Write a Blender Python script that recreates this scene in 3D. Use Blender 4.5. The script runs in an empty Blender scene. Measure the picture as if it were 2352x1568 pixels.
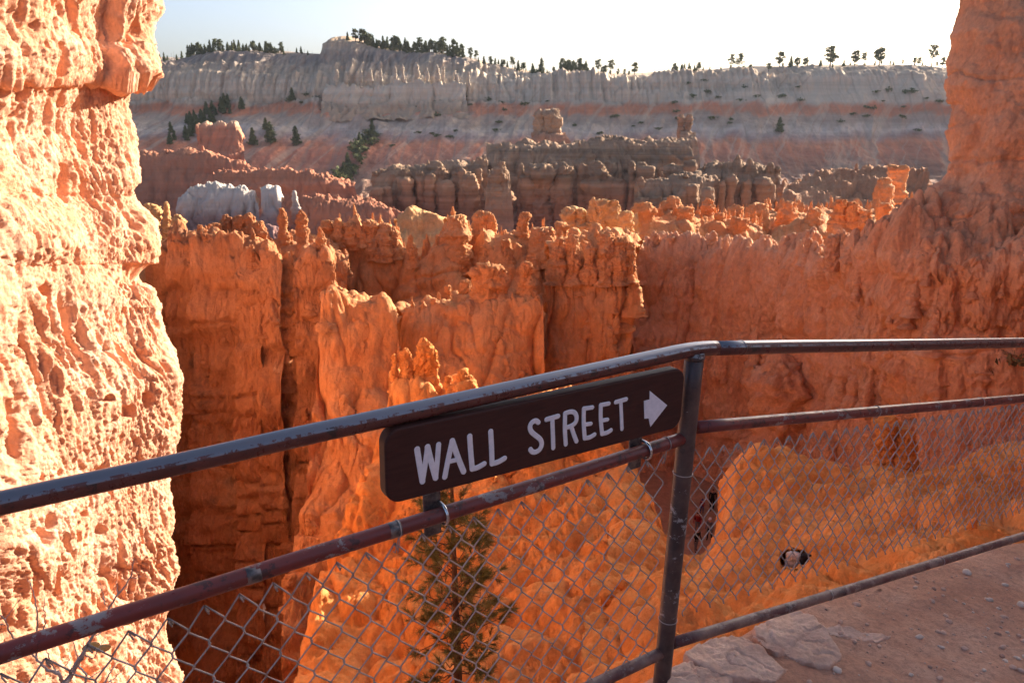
import bpy, bmesh, math, random
import numpy as np
from mathutils import Vector, Matrix

R = math.radians
random.seed(11)
SC = bpy.context.scene
COL = SC.collection

# ------------------------------------------------------------------ camera
PITCH = R(17.0)
CAMZ = 1.7                       # eye height above the trail
FX, CX, CY = 1801.0, 1176.0, 784.0   # measured on a 2352 x 1568 copy of the photograph
CAM = np.array([0, 0, CAMZ])
FW = np.array([0, math.cos(PITCH), -math.sin(PITCH)])
UPV = np.array([0, math.sin(PITCH), math.cos(PITCH)])
RT = np.array([1.0, 0, 0])
cd = bpy.data.cameras.new('camera')
co = bpy.data.objects.new('camera', cd)
COL.objects.link(co)
co.location = CAM
co.rotation_euler = (R(90) - PITCH, 0, 0)
cd.sensor_width = 36
cd.lens = FX / 2352 * 36
cd.clip_start = 0.05
cd.clip_end = 8000
cd.dof.use_dof = True
cd.dof.focus_distance = 2.25
cd.dof.aperture_fstop = 14.0
SC.camera = co

# ------------------------------------------------------------------ light
SUN_AZ, SUN_EL = 51.0, 18.0      # degrees right of the view direction, degrees up
w = bpy.data.worlds.new('World')
SC.world = w
w.use_nodes = True
nt = w.node_tree
sky = nt.nodes.new('ShaderNodeTexSky')
sky.sky_type = 'NISHITA'
sky.sun_disc = False
sky.sun_elevation = R(SUN_EL)
sky.sun_rotation = R(SUN_AZ)
sky.altitude = 0
sky.air_density = 0.6
sky.dust_density = 3.4
sky.ozone_density = 1.0
nt.links.new(sky.outputs[0], nt.nodes['Background'].inputs[0])
nt.nodes['Background'].inputs[1].default_value = 0.076
sl = bpy.data.lights.new('sun', 'SUN')
sl.energy = 4.2
sl.angle = R(0.53)
sl.color = (1.0, 0.92, 0.80)
so = bpy.data.objects.new('sun', sl)
COL.objects.link(so)
sd = Vector((math.cos(R(SUN_EL)) * math.sin(R(SUN_AZ)), math.cos(R(SUN_EL)) * math.cos(R(SUN_AZ)), math.sin(R(SUN_EL))))
so.rotation_euler = sd.to_track_quat('Z', 'Y').to_euler()
so.location = sd * 60
vs = SC.view_settings
vs.view_transform = 'Standard'
vs.look = 'None'
vs.exposure = 2.0
vs.gamma = 1.0
SC.cycles.max_bounces = 8
SC.cycles.diffuse_bounces = 6
SC.cycles.glossy_bounces = 3


def Q(X, Y, d):
    """point at pixel (X, Y) of the 2352 wide photograph, d metres along the view axis"""
    return CAM + d * (FW + (X - CX) / FX * RT + (CY - Y) / FX * UPV)


def ray(X, Y):
    return FW + (X - CX) / FX * RT + (CY - Y) / FX * UPV


def on_plane(X, Y, p0, n):
    r = ray(X, Y)
    t = np.dot(np.asarray(p0) - CAM, n) / np.dot(r, n)
    return CAM + t * r


def project(P):
    v = np.asarray(P) - CAM
    d = v @ FW
    return CX + (v @ RT) / d * FX, CY - (v @ UPV) / d * FX, d


# ------------------------------------------------------------------ noise
_r = np.random.RandomState(5)
PERM = np.tile(_r.permutation(256), 3)
_g = _r.normal(size=(256, 3))
GR = _g / np.linalg.norm(_g, axis=1)[:, None]


def perlin(p):
    p = np.asarray(p, float)
    f0 = np.floor(p)
    i = f0.astype(np.int64) & 255
    f = p - f0
    u = f * f * f * (f * (f * 6 - 15) + 10)
    out = 0
    for dx in (0, 1):
        wx = u[..., 0] if dx else 1 - u[..., 0]
        for dy in (0, 1):
            wy = u[..., 1] if dy else 1 - u[..., 1]
            for dz in (0, 1):
                wz = u[..., 2] if dz else 1 - u[..., 2]
                h = PERM[PERM[PERM[i[..., 0] + dx] + i[..., 1] + dy] + i[..., 2] + dz]
                g = GR[h]
                out = out + wx * wy * wz * (g[..., 0] * (f[..., 0] - dx) + g[..., 1] * (f[..., 1] - dy) + g[..., 2] * (f[..., 2] - dz))
    return out * 1.6


def fbm(p, o=4, gain=0.5):
    a, s, t = 1.0, 0.0, 0.0
    p = np.asarray(p, float)
    for k in range(o):
        s = s + a * perlin(p + k * 17.3)
        t += a
        a *= gain
        p = p * 2.03
    return s / t


def billow(p, o=3, gain=0.5):
    a, s, t = 1.0, 0.0, 0.0
    p = np.asarray(p, float)
    for k in range(o):
        s = s + a * np.sqrt(np.abs(perlin(p + k * 11.7)) + 1e-6)
        t += a
        a *= gain
        p = p * 2.1
    return s / t


def strat(z, seed, o=3):
    """hard and soft beds: a one dimensional profile of the height"""
    z = np.asarray(z, float)
    q = np.stack([np.full_like(z, seed * 3.7 + 0.31), np.full_like(z, seed * 1.3 + 0.47), z], -1)
    return np.tanh(fbm(q, o, 0.6) * 3.0)


def smooth(a, b, x):
    t = np.clip((x - a) / (b - a), 0, 1)
    return t * t * (3 - 2 * t)


# ------------------------------------------------------------------ meshes
class MB:
    """collects points and faces and links them as ONE mesh object"""

    def __init__(s):
        s.v, s.q, s.t, s.n = [], [], [], 0
        s.qm, s.tm = [], []

    def add(s, v, quads=None, tris=None, mat=0):
        v = np.asarray(v, float).reshape(-1, 3)
        if quads is not None and len(quads):
            s.q.append(np.asarray(quads) + s.n)
            s.qm.append(np.full(len(quads), mat))
        if tris is not None and len(tris):
            s.t.append(np.asarray(tris) + s.n)
            s.tm.append(np.full(len(tris), mat))
        s.v.append(v)
        s.n += len(v)

    def grid(s, P, wrap=False, flip=False, mat=0):
        a, b = P.shape[:2]
        idx = np.arange(a * b).reshape(a, b)
        if wrap:
            idx = np.concatenate([idx, idx[:, :1]], 1)
        f = np.stack([idx[:-1, :-1], idx[:-1, 1:], idx[1:, 1:], idx[1:, :-1]], -1).reshape(-1, 4)
        if flip:
            f = f[:, ::-1]
        s.add(P.reshape(-1, 3), f, mat=mat)

    def tube(s, pts, rad, n=8, mat=0, caps=True):
        pts = np.asarray(pts, float)
        rad = np.broadcast_to(np.asarray(rad, float), (len(pts),))
        d = np.gradient(pts, axis=0)
        d /= np.linalg.norm(d, axis=1)[:, None] + 1e-12
        ref = np.array([0, 0, 1.0]) if abs(d[0, 2]) < 0.9 else np.array([1.0, 0, 0])
        u = np.cross(d[0], ref)
        u /= np.linalg.norm(u)
        th = np.arange(n) / n * 2 * math.pi
        rings = []
        for k in range(len(pts)):
            u = u - d[k] * np.dot(u, d[k])
            u /= np.linalg.norm(u) + 1e-12
            vv = np.cross(d[k], u)
            rings.append(pts[k] + rad[k] * (np.cos(th)[:, None] * u + np.sin(th)[:, None] * vv))
        P = np.array(rings)
        if caps:
            P = np.concatenate([np.repeat(pts[:1, None], n, 1) , P, np.repeat(pts[-1:, None], n, 1)], 0)
        s.grid(P, wrap=True, mat=mat)

    def box(s, c, ax, ay, az, mat=0):
        c, ax, ay, az = [np.asarray(k, float) for k in (c, ax, ay, az)]
        v = [c + i * ax + j * ay + k * az for i in (-1, 1) for j in (-1, 1) for k in (-1, 1)]
        s.add(v, [(0, 1, 3, 2), (4, 6, 7, 5), (0, 4, 5, 1), (2, 3, 7, 6), (0, 2, 6, 4), (1, 5, 7, 3)], mat=mat)

    def mesh(s, name, smooth_shade=True):
        v = np.concatenate(s.v)
        q = np.concatenate(s.q) if s.q else np.zeros((0, 4), int)
        t = np.concatenate(s.t) if s.t else np.zeros((0, 3), int)
        me = bpy.data.meshes.new(name)
        me.vertices.add(len(v))
        me.vertices.foreach_set('co', v.ravel())
        loops = np.concatenate([q.ravel(), t.ravel()]).astype(np.int32)
        me.loops.add(len(loops))
        me.loops.foreach_set('vertex_index', loops)
        starts = np.concatenate([np.arange(len(q)) * 4, len(q) * 4 + np.arange(len(t)) * 3]).astype(np.int32)
        me.polygons.add(len(starts))
        me.polygons.foreach_set('loop_start', starts)
        mi = np.concatenate([np.concatenate(s.qm) if s.qm else np.zeros(0), np.concatenate(s.tm) if s.tm else np.zeros(0)]).astype(np.int32)
        me.polygons.foreach_set('material_index', mi)
        me.polygons.foreach_set('use_smooth', np.full(len(starts), smooth_shade))
        me.update(calc_edges=True)
        me.validate()
        return me

    def build(s, name, mats, parent=None, smooth_shade=True):
        me = s.mesh(name, smooth_shade)
        for m in (mats if isinstance(mats, (list, tuple)) else [mats]):
            me.materials.append(m)
        o = bpy.data.objects.new(name, me)
        COL.objects.link(o)
        if parent:
            o.parent = parent
            o.matrix_parent_inverse = parent.matrix_world.inverted()
        return o


def tag(o, label=None, cat=None, group=None, kind=None):
    if label: o['label'] = label
    if cat: o['category'] = cat
    if group: o['group'] = group
    if kind: o['kind'] = kind
    return o


def empty(name, loc):
    o = bpy.data.objects.new(name, None)
    COL.objects.link(o)
    o.location = loc
    bpy.context.view_layer.update()
    return o


# ------------------------------------------------------------------ materials
def node(nt, t, **kw):
    n = nt.nodes.new(t)
    for k, v in kw.items():
        if k in n.inputs:
            n.inputs[k].default_value = v
        else:
            setattr(n, k, v)
    return n


def base_mat(name, rough=0.9, spec=0.2, metal=0.0):
    m = bpy.data.materials.new(name)
    m.use_nodes = True
    b = m.node_tree.nodes['Principled BSDF']
    b.inputs['Roughness'].default_value = rough
    b.inputs['Specular IOR Level'].default_value = spec
    b.inputs['Metallic'].default_value = metal
    return m, m.node_tree, b


def ramp(nt, fac, stops, interp='LINEAR'):
    r = nt.nodes.new('ShaderNodeValToRGB')
    r.color_ramp.interpolation = interp
    e = r.color_ramp.elements
    while len(e) < len(stops):
        e.new(0.5)
    for k, (p, c) in enumerate(stops):
        e[k].position = p
        e[k].color = (c[0], c[1], c[2], 1) if hasattr(c, '__len__') else (c, c, c, 1)
    nt.links.new(fac, r.inputs[0])
    return r.outputs[0]


def mapped_noise(nt, scale, xyz=(1, 1, 1), detail=6, rough=0.6, off=0.0):
    g = nt.nodes.new('ShaderNodeNewGeometry')
    mp = nt.nodes.new('ShaderNodeMapping')
    mp.inputs['Scale'].default_value = xyz
    mp.inputs['Location'].default_value = (off, off * 0.7, off * 1.3)
    nt.links.new(g.outputs['Position'], mp.inputs[0])
    n = node(nt, 'ShaderNodeTexNoise', Scale=scale, Detail=detail, Roughness=rough)
    nt.links.new(mp.outputs[0], n.inputs['Vector'])
    return n.outputs['Fac']


def math_node(nt, op, a, b):
    m = nt.nodes.new('ShaderNodeMath')
    m.operation = op
    for k, v in enumerate((a, b)):
        if isinstance(v, (int, float)):
            m.inputs[k].default_value = v
        else:
            nt.links.new(v, m.inputs[k])
    return m.outputs[0]


def mix(nt, fac, a, b):
    m = nt.nodes.new('ShaderNodeMix')
    m.data_type = 'RGBA'
    if isinstance(fac, (int, float)):
        m.inputs[0].default_value = fac
    else:
        nt.links.new(fac, m.inputs[0])
    for k, v in ((6, a), (7, b)):
        if isinstance(v, tuple):
            m.inputs[k].default_value = (v[0], v[1], v[2], 1)
        else:
            nt.links.new(v, m.inputs[k])
    return m.outputs[2]


def bump(nt, b, h, dist, strength=1.0, prev=None):
    n = nt.nodes.new('ShaderNodeBump')
    n.inputs['Strength'].default_value = strength
    n.inputs['Distance'].default_value = dist
    nt.links.new(h, n.inputs['Height'])
    if prev is not None:
        nt.links.new(prev, n.inputs['Normal'])
    nt.links.new(n.outputs[0], b.inputs['Normal'])
    return n.outputs[0]


def rock_mat(name, stops, L=1.0, stain=0.35, stain_col=(0.16, 0.095, 0.07), band=0.5, off=0.0, bump_d=0.12, pale=0.0):
    """weathered sandstone: bedded colour, mottling, dark stains, crumbly relief; L = size of its features in metres"""
    m, nt, b = base_mat(name, 0.95, 0.12)
    mott = mapped_noise(nt, 0.7 / L, (1, 1, 0.8), 8, 0.65, off)
    bed = mapped_noise(nt, 1.0 / L, (0.06, 0.06, 0.9), 5, 0.6, off + 3)
    f = math_node(nt, 'ADD', math_node(nt, 'MULTIPLY', mott, 1 - band), math_node(nt, 'MULTIPLY', bed, band))
    f2 = nt.nodes.new('ShaderNodeMapRange')
    f2.inputs[1].default_value = 0.33
    f2.inputs[2].default_value = 0.67
    nt.links.new(f, f2.inputs[0])
    c = ramp(nt, f2.outputs[0], stops)
    fine = mapped_noise(nt, 7.0 / L, (1, 1, 0.7), 6, 0.7, off + 9)
    fv = ramp(nt, fine, [(0.3, 0.80), (0.7, 1.12)])
    mul = nt.nodes.new('ShaderNodeMix')
    mul.data_type = 'RGBA'
    mul.blend_type = 'MULTIPLY'
    mul.inputs[0].default_value = 1.0
    nt.links.new(c, mul.inputs[6])
    nt.links.new(fv, mul.inputs[7])
    c = mul.outputs[2]
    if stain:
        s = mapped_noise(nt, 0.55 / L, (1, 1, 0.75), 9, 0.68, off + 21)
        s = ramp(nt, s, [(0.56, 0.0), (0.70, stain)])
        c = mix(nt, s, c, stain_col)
    if pale:
        s = mapped_noise(nt, 0.9 / L, (1, 1, 0.5), 8, 0.65, off + 41)
        s = ramp(nt, s, [(0.52, 0.0), (0.72, pale)])
        c = mix(nt, s, c, (0.50, 0.36, 0.25))
    nt.links.new(c, b.inputs['Base Color'])
    n1 = bump(nt, b, mapped_noise(nt, 1.6 / L, (1, 1, 0.6), 10, 0.66, off + 5), bump_d * L * 2.2, 0.8)
    bump(nt, b, mapped_noise(nt, 9.0 / L, (1, 1, 0.8), 6, 0.7, off + 6), bump_d * L * 0.45, 0.8, n1)
    return m


ORANGE = [(0.0, (0.57, 0.215, 0.085)), (0.4, (0.66, 0.275, 0.11)), (0.75, (0.70, 0.32, 0.14)), (1.0, (0.72, 0.39, 0.21))]
DEEP = [(0.0, (0.66, 0.22, 0.055)), (0.5, (0.74, 0.285, 0.078)), (1.0, (0.78, 0.36, 0.13))]
PINKISH = [(0.0, (0.66, 0.30, 0.155)), (0.5, (0.74, 0.375, 0.21)), (1.0, (0.78, 0.45, 0.28))]
BUFF = [(0.0, (0.56, 0.27, 0.115)), (0.5, (0.62, 0.34, 0.15)), (1.0, (0.66, 0.42, 0.22))]
M = {}
M['cliff'] = rock_mat('pale_orange_rock', [(0.0, (0.64, 0.28, 0.145)), (0.5, (0.70, 0.36, 0.215)), (1.0, (0.74, 0.44, 0.30))], 0.45, 0.12, band=0.3, bump_d=0.10)
M['orange'] = rock_mat('orange_rock', ORANGE, 1.6, 0.65, off=2, bump_d=0.16, pale=0.25)
M['slot'] = rock_mat('shaded_stained_rock', [(0.0, (0.46, 0.17, 0.07)), (0.5, (0.55, 0.225, 0.095)), (1.0, (0.60, 0.28, 0.14))], 1.5, 0.8, (0.13, 0.075, 0.055), off=5, bump_d=0.18)  # orange rock toned down for the slot's shade, plus its own dark stains
M['orange_far'] = rock_mat('orange_rock_beyond', ORANGE, 2.4, 0.45, off=7, pale=0.35)
M['deep'] = rock_mat('deep_orange_rock', DEEP, 1.3, 0.28, off=4, pale=0.15, bump_d=0.10)
M['pink'] = rock_mat('pinkish_rock', PINKISH, 1.3, 0.45, off=6, bump_d=0.17, stain_col=(0.22, 0.12, 0.09))
M['buff'] = rock_mat('buff_orange_rock', BUFF, 2.2, 0.3, off=12)
M['tan_field'] = rock_mat('tan_orange_rock', [(0, (0.40, 0.22, 0.13)), (0.5, (0.48, 0.24, 0.13)), (1, (0.50, 0.31, 0.19))], 6.0, 0.3, off=15)


# ------------------------------------------------------------------ rock builders
def resample(row, n, axis=0):
    row = np.asarray(row, float)
    L = np.concatenate([[0], np.cumsum(np.abs(np.diff(row[:, axis])) + 1e-6)])
    L /= L[-1]
    s = np.linspace(0, 1, n)
    return np.stack([np.interp(s, L, row[:, k]) for k in range(3)], -1)


def patch_grid(rows, nS, nT, wt=None):
    """rows: lists of world points -> smooth grid (nT, nS, 3) and t of every row"""
    A = np.array(rows)
    seg = np.linalg.norm(np.diff(A, axis=0), axis=2).mean(1) ** 0.8
    if wt is not None:
        seg = seg * np.asarray(wt, float)
    t = np.concatenate([[0], np.cumsum(seg)])
    t /= t[-1]
    tt = np.linspace(0, 1, nT)
    k = np.clip(np.searchsorted(t, tt, side='right') - 1, 0, len(t) - 2)
    h = t[k + 1] - t[k]
    x = ((tt - t[k]) / h)[:, None, None]
    D = np.zeros_like(A)
    D[1:-1] = (A[2:] - A[:-2]) / (t[2:] - t[:-2])[:, None, None]
    D[0] = (A[1] - A[0]) / (t[1] - t[0])
    D[-1] = (A[-1] - A[-2]) / (t[-1] - t[-2])
    h = h[:, None, None]
    x2, x3 = x * x, x * x * x
    P = (2 * x3 - 3 * x2 + 1) * A[k] + (x3 - 2 * x2 + x) * h * D[k] * 0.7 + (-2 * x3 + 3 * x2) * A[k + 1] + (x3 - x2) * h * D[k + 1] * 0.7
    return P, t, tt


def grid_normals(P):
    ds = np.gradient(P, axis=1)
    dt = np.gradient(P, axis=0)
    n = np.cross(ds, dt)
    return n / (np.linalg.norm(n, axis=2)[..., None] + 1e-9)


def rock_disp(P, L, seed, flute=0.5, bed=0.35, lump=0.4, knob=0.12, fz=0.16, tilt=0.0, crack=0.085):
    """outward relief in metres: vertical flutes with sharp creases, beds, lumps and knobs"""
    q = P / L + seed * 7.7
    wv = fbm(q * 0.5 + 3, 3)
    d = lump * fbm(q * np.array([0.45, 0.45, 0.28]) + 9, 4) * 1.5
    f = q * np.array([0.55, 0.55, fz * 0.5])
    f = f + (wv * 0.35)[..., None] * np.array([1, 1, 0])
    d = d + flute * (billow(f, 2, 0.45) - 0.45) * 1.9
    f2 = q * np.array([1.9, 1.9, 0.22]) + (wv * 0.4)[..., None]
    rough = smooth(-0.25, 0.35, fbm(q * np.array([0.35, 0.35, 0.5]) + 31, 3))     # some faces smooth, others crumbling
    d = d + flute * 0.30 * (billow(f2, 2, 0.5) - 0.45) * 1.9 * (0.4 + 0.6 * rough)
    z = P[..., 2] / L * 0.55 + 0.22 * wv + tilt * P[..., 0] / L
    d = d + bed * strat(z, seed)
    zc = np.abs(perlin(np.stack([q[..., 0] * 0.12, q[..., 1] * 0.12, q[..., 2] * 1.3 + wv * 0.25], -1)))
    d = d - crack * (1 - smooth(0.0, 0.09, zc)) * smooth(-0.25, 0.15, fbm(q * np.array([0.5, 0.5, 0.2]) + 47, 2))                                    # bedding cracks
    xc = np.abs(perlin(q * np.array([0.8, 0.8, 0.03]) + 57))
    d = d - 0.05 * (1 - smooth(0.0, 0.03, xc)) * smooth(-0.1, 0.3, fbm(q * 0.3 + 77, 2))                                   # upright joints
    d = d + knob * 1.5 * fbm(q * np.array([1.6, 1.6, 0.8]) + 5, 5, 0.66)
    d = d + knob * (billow(q * np.array([4.4, 4.4, 2.6]), 3, 0.62) - 0.45) * 1.5 * rough
    d = d + knob * 0.45 * fbm(q * 8.0, 3, 0.7)
    return d * L


def column_grid(base, top, r, seed, taper=0.35, nth=26, nz=40, rough=1.0, squash=1.0, cap=0.12):
    base, top = np.asarray(base, float), np.asarray(top, float)
    t = np.linspace(0, 1, nz)
    z = base[2] + (top[2] - base[2]) * t
    q1 = np.stack([np.full(nz, seed * 1.37), np.full(nz, 0.5), z / (r * 1.5)], -1)
    q2 = np.stack([np.full(nz, seed * 2.11), np.full(nz, 4.5), z / (r * 0.55)], -1)
    prof = (1 - taper * t) * (1 + rough * (0.40 * perlin(q1) + 0.22 * perlin(q2))) * (1 + 0.45 * (1 - t) ** 4)
    prof *= np.sqrt(np.clip(1 - (np.clip(t - (1 - cap), 0, 1) / cap) ** 2, 0.0005, 1))
    lean = np.stack([perlin(np.stack([z / (r * 4), np.full(nz, seed * 0.7), np.full(nz, 1.5)], -1)),
                     perlin(np.stack([z / (r * 4), np.full(nz, seed * 0.9), np.full(nz, 8.5)], -1)), 0 * z], -1) * r * 0.5 * rough
    c = base + (top - base) * t[:, None] + lean * (t * (1 - 0.3 * t))[:, None]
    th = np.arange(nth) / nth * 2 * math.pi + seed
    dirs = np.stack([np.cos(th), np.sin(th) * squash, 0 * th], -1)
    P = c[:, None] + dirs[None] * (r * prof)[:, None, None]
    s3 = np.array([1, 1, 0.55]) / r
    n = fbm(P * s3 * 1.1 + seed, 3)
    k = billow(P * s3 * 2.6 + seed * 2, 3, 0.6) - 0.45
    f3 = fbm(P * s3 * 5.5 + seed * 3, 4, 0.68)
    v3 = billow(P * np.array([1.7, 1.7, 0.30]) / r + seed, 2) - 0.45
    amp = (r * rough * (0.34 * n + 0.40 * k + 0.26 * f3 + 0.30 * v3) * np.clip(prof * 1.6, 0, 1)[:, None])[..., None]
    P = P + dirs[None] * amp
    P[..., 2] += (amp[..., 0] * 1.0) * smooth(0.75, 1.0, t)[:, None]
    return P


def fin(name, rows, mat, nS=200, nT=160, L=1.5, seed=1, depth=3.0, spires=(), auto=None, spike=0.0, relief=None, ledges=None,
        label=None, cat='rock fin', drop=None, group=None, taper=0.35):
    """A free-standing fin of rock. rows: (X, Y, d) polylines from the front foot to the crest; the back is added.
    spires: (X, top Y, base Y, width px, d) columns standing on it, each a part of its own."""
    W = [np.array([Q(*p) for p in resample(r, nS)]) for r in rows]
    crest = W[-1]
    back = crest - CAM
    back[:, 2] = 0
    back /= np.linalg.norm(back, axis=1)[:, None]
    up = 0.0
    fall = (CAMZ - crest[:, 2]) / np.linalg.norm((crest - CAM)[:, :2], axis=1)     # the top tilts away, out of sight
    fall = np.maximum(fall, 0)
    c2 = crest + back * depth
    c2[:, 2] -= depth * (fall + 0.15)
    c3 = crest + back * depth * 1.5
    c3[:, 2] = np.minimum(c2[:, 2] - depth, crest[:, 2] - (drop or 3.0 * depth) * 0.5)
    c4 = crest + back * depth * 2.0
    c4[:, 2] = np.minimum(W[0][:, 2], crest[:, 2] - (drop or 3.0 * depth))
    P, t, tt = patch_grid(W + [c2, c3, c4], nS, nT)
    N = grid_normals(P)
    mid = slice(0, int(nT * t[len(rows) - 1]))
    flip = np.mean(np.sum(N[mid] * (CAM - P[mid]), axis=2)) < 0
    if flip:
        N = -N
    D = rock_disp(P, L, seed, **(relief or {}))
    tc = t[len(rows) - 1]
    D = D * (1 - 0.72 * np.exp(-((tt - tc) / 0.07) ** 2))[:, None]
    P2 = P + N * D[..., None]
    if spike:
        q = np.stack([P[..., 0], P[..., 1], 0 * P[..., 0] + seed], -1) / (L * 1.3)
        s = np.maximum(billow(q, 3, 0.6) - 0.34, 0) * 2.4
        wt = smooth(tc - 0.16, tc, tt) * (1 - smooth(tc + 0.02, tc + 0.25, tt))
        P2[..., 2] += spike * s * wt[:, None]
    mb = MB()
    mb.grid(P2, flip=not flip)
    rnd = random.Random(seed)
    if auto:
        n, h0, h1, w0, w1 = auto
        for _ in range(n):
            k = rnd.randrange(3, nS - 3)
            u_ = rnd.uniform(0, depth * 0.8)
            p = crest[k] + back[k] * u_
            p[2] -= u_ * (fall[k] + 0.1)
            dd = (p - CAM) @ FW
            r = rnd.uniform(w0 * 0.7, w1 * 0.75) / 2 * dd / FX
            h = rnd.uniform(h0, h1) * dd / FX
            b = p.copy()
            b[2] -= h * 0.9 + r
            tp = p + np.array([rnd.uniform(-.3, .3) * r, rnd.uniform(-.3, .3) * r, h])
            mb.grid(column_grid(b, tp, r, rnd.uniform(0, 99), rnd.uniform(0.4, 0.8), 24, 48, 1.25, rnd.uniform(0.6, 1.0), rnd.uniform(0.25, 0.6)), wrap=True)
    if ledges:
        n, w0, w1 = ledges
        for _ in range(n):
            i = int(nT * tc * rnd.uniform(0.25, 0.97))
            k = rnd.randrange(4, nS - 4)
            r = rnd.uniform(w0, w1) / 2 * ((P2[i, k] - CAM) @ FW) / FX
            p = P2[i, k] - N[i, k] * r * 0.35
            h = r * rnd.uniform(0.8, 2.6)
            tall = rnd.random() < 0.45
            b = p - np.array([0, 0, r * (rnd.uniform(6, 14) if tall else 3.0)])
            if tall:
                p = p - N[i, k] * r * 0.25
            tp = p + np.array([0, 0, h]) - N[i, k] * r * 0.4
            mb.grid(column_grid(b, tp, r, rnd.uniform(0, 99), rnd.uniform(0.3, 0.6), 24, 72 if tall else 40, 1.2, rnd.uniform(0.6, 1.0), rnd.uniform(0.2, 0.4)), wrap=True)
    o = mb.build(name, mat)
    tag(o, label, cat, group)
    for s in spires:
        X, yt, yb, wp, d = s[:5]
        r = wp / 2 * d / FX
        tp = Q(X, yt, d)
        b = tp.copy()
        b[2] = Q(X, yb, d)[2] - r * 0.8
        m2 = MB()
        tapr = s[5] if len(s) > 5 else taper
        hh = (tp[2] - b[2]) / r
        cp = rnd.uniform(0.12, 0.22)
        m2.grid(column_grid(b, tp, r * 0.9, rnd.uniform(0, 99), tapr, 44, int(np.clip(hh * 18, 54, 120)), 1.2, rnd.uniform(0.75, 1.0), cp), wrap=True)
        m2.build('spire', mat, o)
    return o, P2


# ------------------------------------------------------------------ the two near cliffs
def tall_patch(name, rows, mat, nS, nT, disp, label, cat, wt=None, fr=-4):
    """rows are vertical polylines (X, Y, d), given from one flank to the other"""
    W = [np.array([Q(*p) for p in resample(r, nS, 1)]) for r in rows]
    P, t, tt = patch_grid(W, nS, nT, wt)
    N = grid_normals(P)
    m = (slice(int(nT * t[fr]), int(nT * t[fr + 1])), slice(nS // 4, nS * 3 // 4))
    flip = np.mean(np.sum(N[m] * (CAM - P[m]), axis=2)) < 0
    if flip:
        N = -N
    P2 = P + N * disp(P)[..., None]
    mb = MB()
    mb.grid(P2, flip=not flip)
    # close the top so that it is a solid block of rock
    o = mb.build(name, mat)
    tag(o, label, cat)
    return o, P2


LE = [(300, -520), (330, -380), (346, -100), (350, 0), (346, 100), (337, 185), (316, 192), (309, 230), (300, 300), (306, 400), (305, 450), (345, 500),
      (362, 560), (354, 610), (364, 640), (386, 700), (399, 790), (403, 900), (403, 1000), (394, 1090), (404, 1180), (408, 1250), (396, 1350),
      (400, 1450), (420, 1530), (445, 1700), (480, 2300)]


def shift(row, dx, d, f=1.0):
    return [(x * f + dx, y, d) for x, y in row]


def left_disp(P):
    q = P + 40.0
    wv = fbm(q * 0.8, 3)
    d = 0.24 * fbm(q * np.array([0.55, 0.55, 0.45]) + 3, 3)
    z = P[..., 2]
    d += 0.12 * strat(z * 0.75 + 0.35 * wv, 4, 2)                                   # ledges and overhangs
    mod = smooth(-0.15, 0.35, fbm(q * np.array([0.6, 0.6, 0.9]) + 21, 2))
    rib = billow(q * np.array([2.2, 2.2, 0.36]) + wv[..., None] * 0.6, 2, 0.5) - 0.45
    d += 0.25 * rib * (0.3 + 0.7 * mod)                                             # drip ribs
    rib2 = billow(q * np.array([5.4, 5.4, 0.95]) + wv[..., None] * 0.9, 2, 0.55) - 0.45
    d += 0.13 * rib2 * (0.25 + 0.75 * mod)
    d += 0.075 * (billow(q * np.array([7.2, 7.2, 2.2]) + wv[..., None], 3, 0.62) - 0.45)
    d += 0.045 * fbm(q * np.array([13, 13, 9.0]), 4, 0.7)
    d += 0.036 * (billow(q * np.array([24, 24, 15.0]) + 4, 2, 0.7) - 0.4)
    n1 = perlin(q * np.array([2.6, 2.6, 1.5]) + 7 + wv[..., None] * 0.8)
    n2 = perlin(q * np.array([6.3, 6.3, 3.3]) + 2 + wv[..., None])
    d -= smooth(0.44, 0.64, n1) * 0.12 + smooth(0.42, 0.62, n2) * 0.055
    # the forms that give this cliff its face: a jutting block at the top, a knob over an undercut, some deep pits
    X, Y, dd = project(P)
    near = 1 - smooth(10.4, 11.4, dd)
    wob = fbm(q * 3, 3)
    Xw, Yw = X + 14 * wob, Y + 12 * fbm(q * 3 + 9, 3)
    d += near * 0.20 * smooth(228, 252, Xw) * (1 - smooth(178, 192, Yw + (Xw - 300) * 0.12))
    d -= near * 0.10 * smooth(170, 215, Xw) * smooth(182, 196, Yw) * (1 - smooth(200, 300, Yw)) * (1 - smooth(300, 340, Xw))
    d += near * 0.12 * smooth(288, 310, Xw) * smooth(470, 520, Yw) * (1 - smooth(604, 614, Yw))
    d -= near * 0.16 * smooth(275, 300, Xw) * smooth(606, 616, Yw) * (1 - smooth(630, 668, Yw))
    for px_, py_, rx_, ry_, dp in ((112, 666, 17, 13, 0.20), (122, 690, 9, 22, 0.14), (328, 920, 14, 20, 0.15), (282, 944, 20, 16, 0.12), (234, 916, 9, 10, 0.10), (113, 1198, 16, 20, 0.14), (192, 1184, 15, 12, 0.10),
                                   (186, 1236, 12, 18, 0.13), (248, 1216, 12, 14, 0.10), (128, 1362, 9, 8, 0.08), (150, 1320, 8, 8, 0.07), (195, 235, 20, 46, 0.0)):
        e_ = ((Xw - px_) / rx_) ** 2 + ((Yw - py_) / ry_) ** 2
        d -= near * dp * (1 - smooth(0.45, 1.25, e_))
    return d


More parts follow.
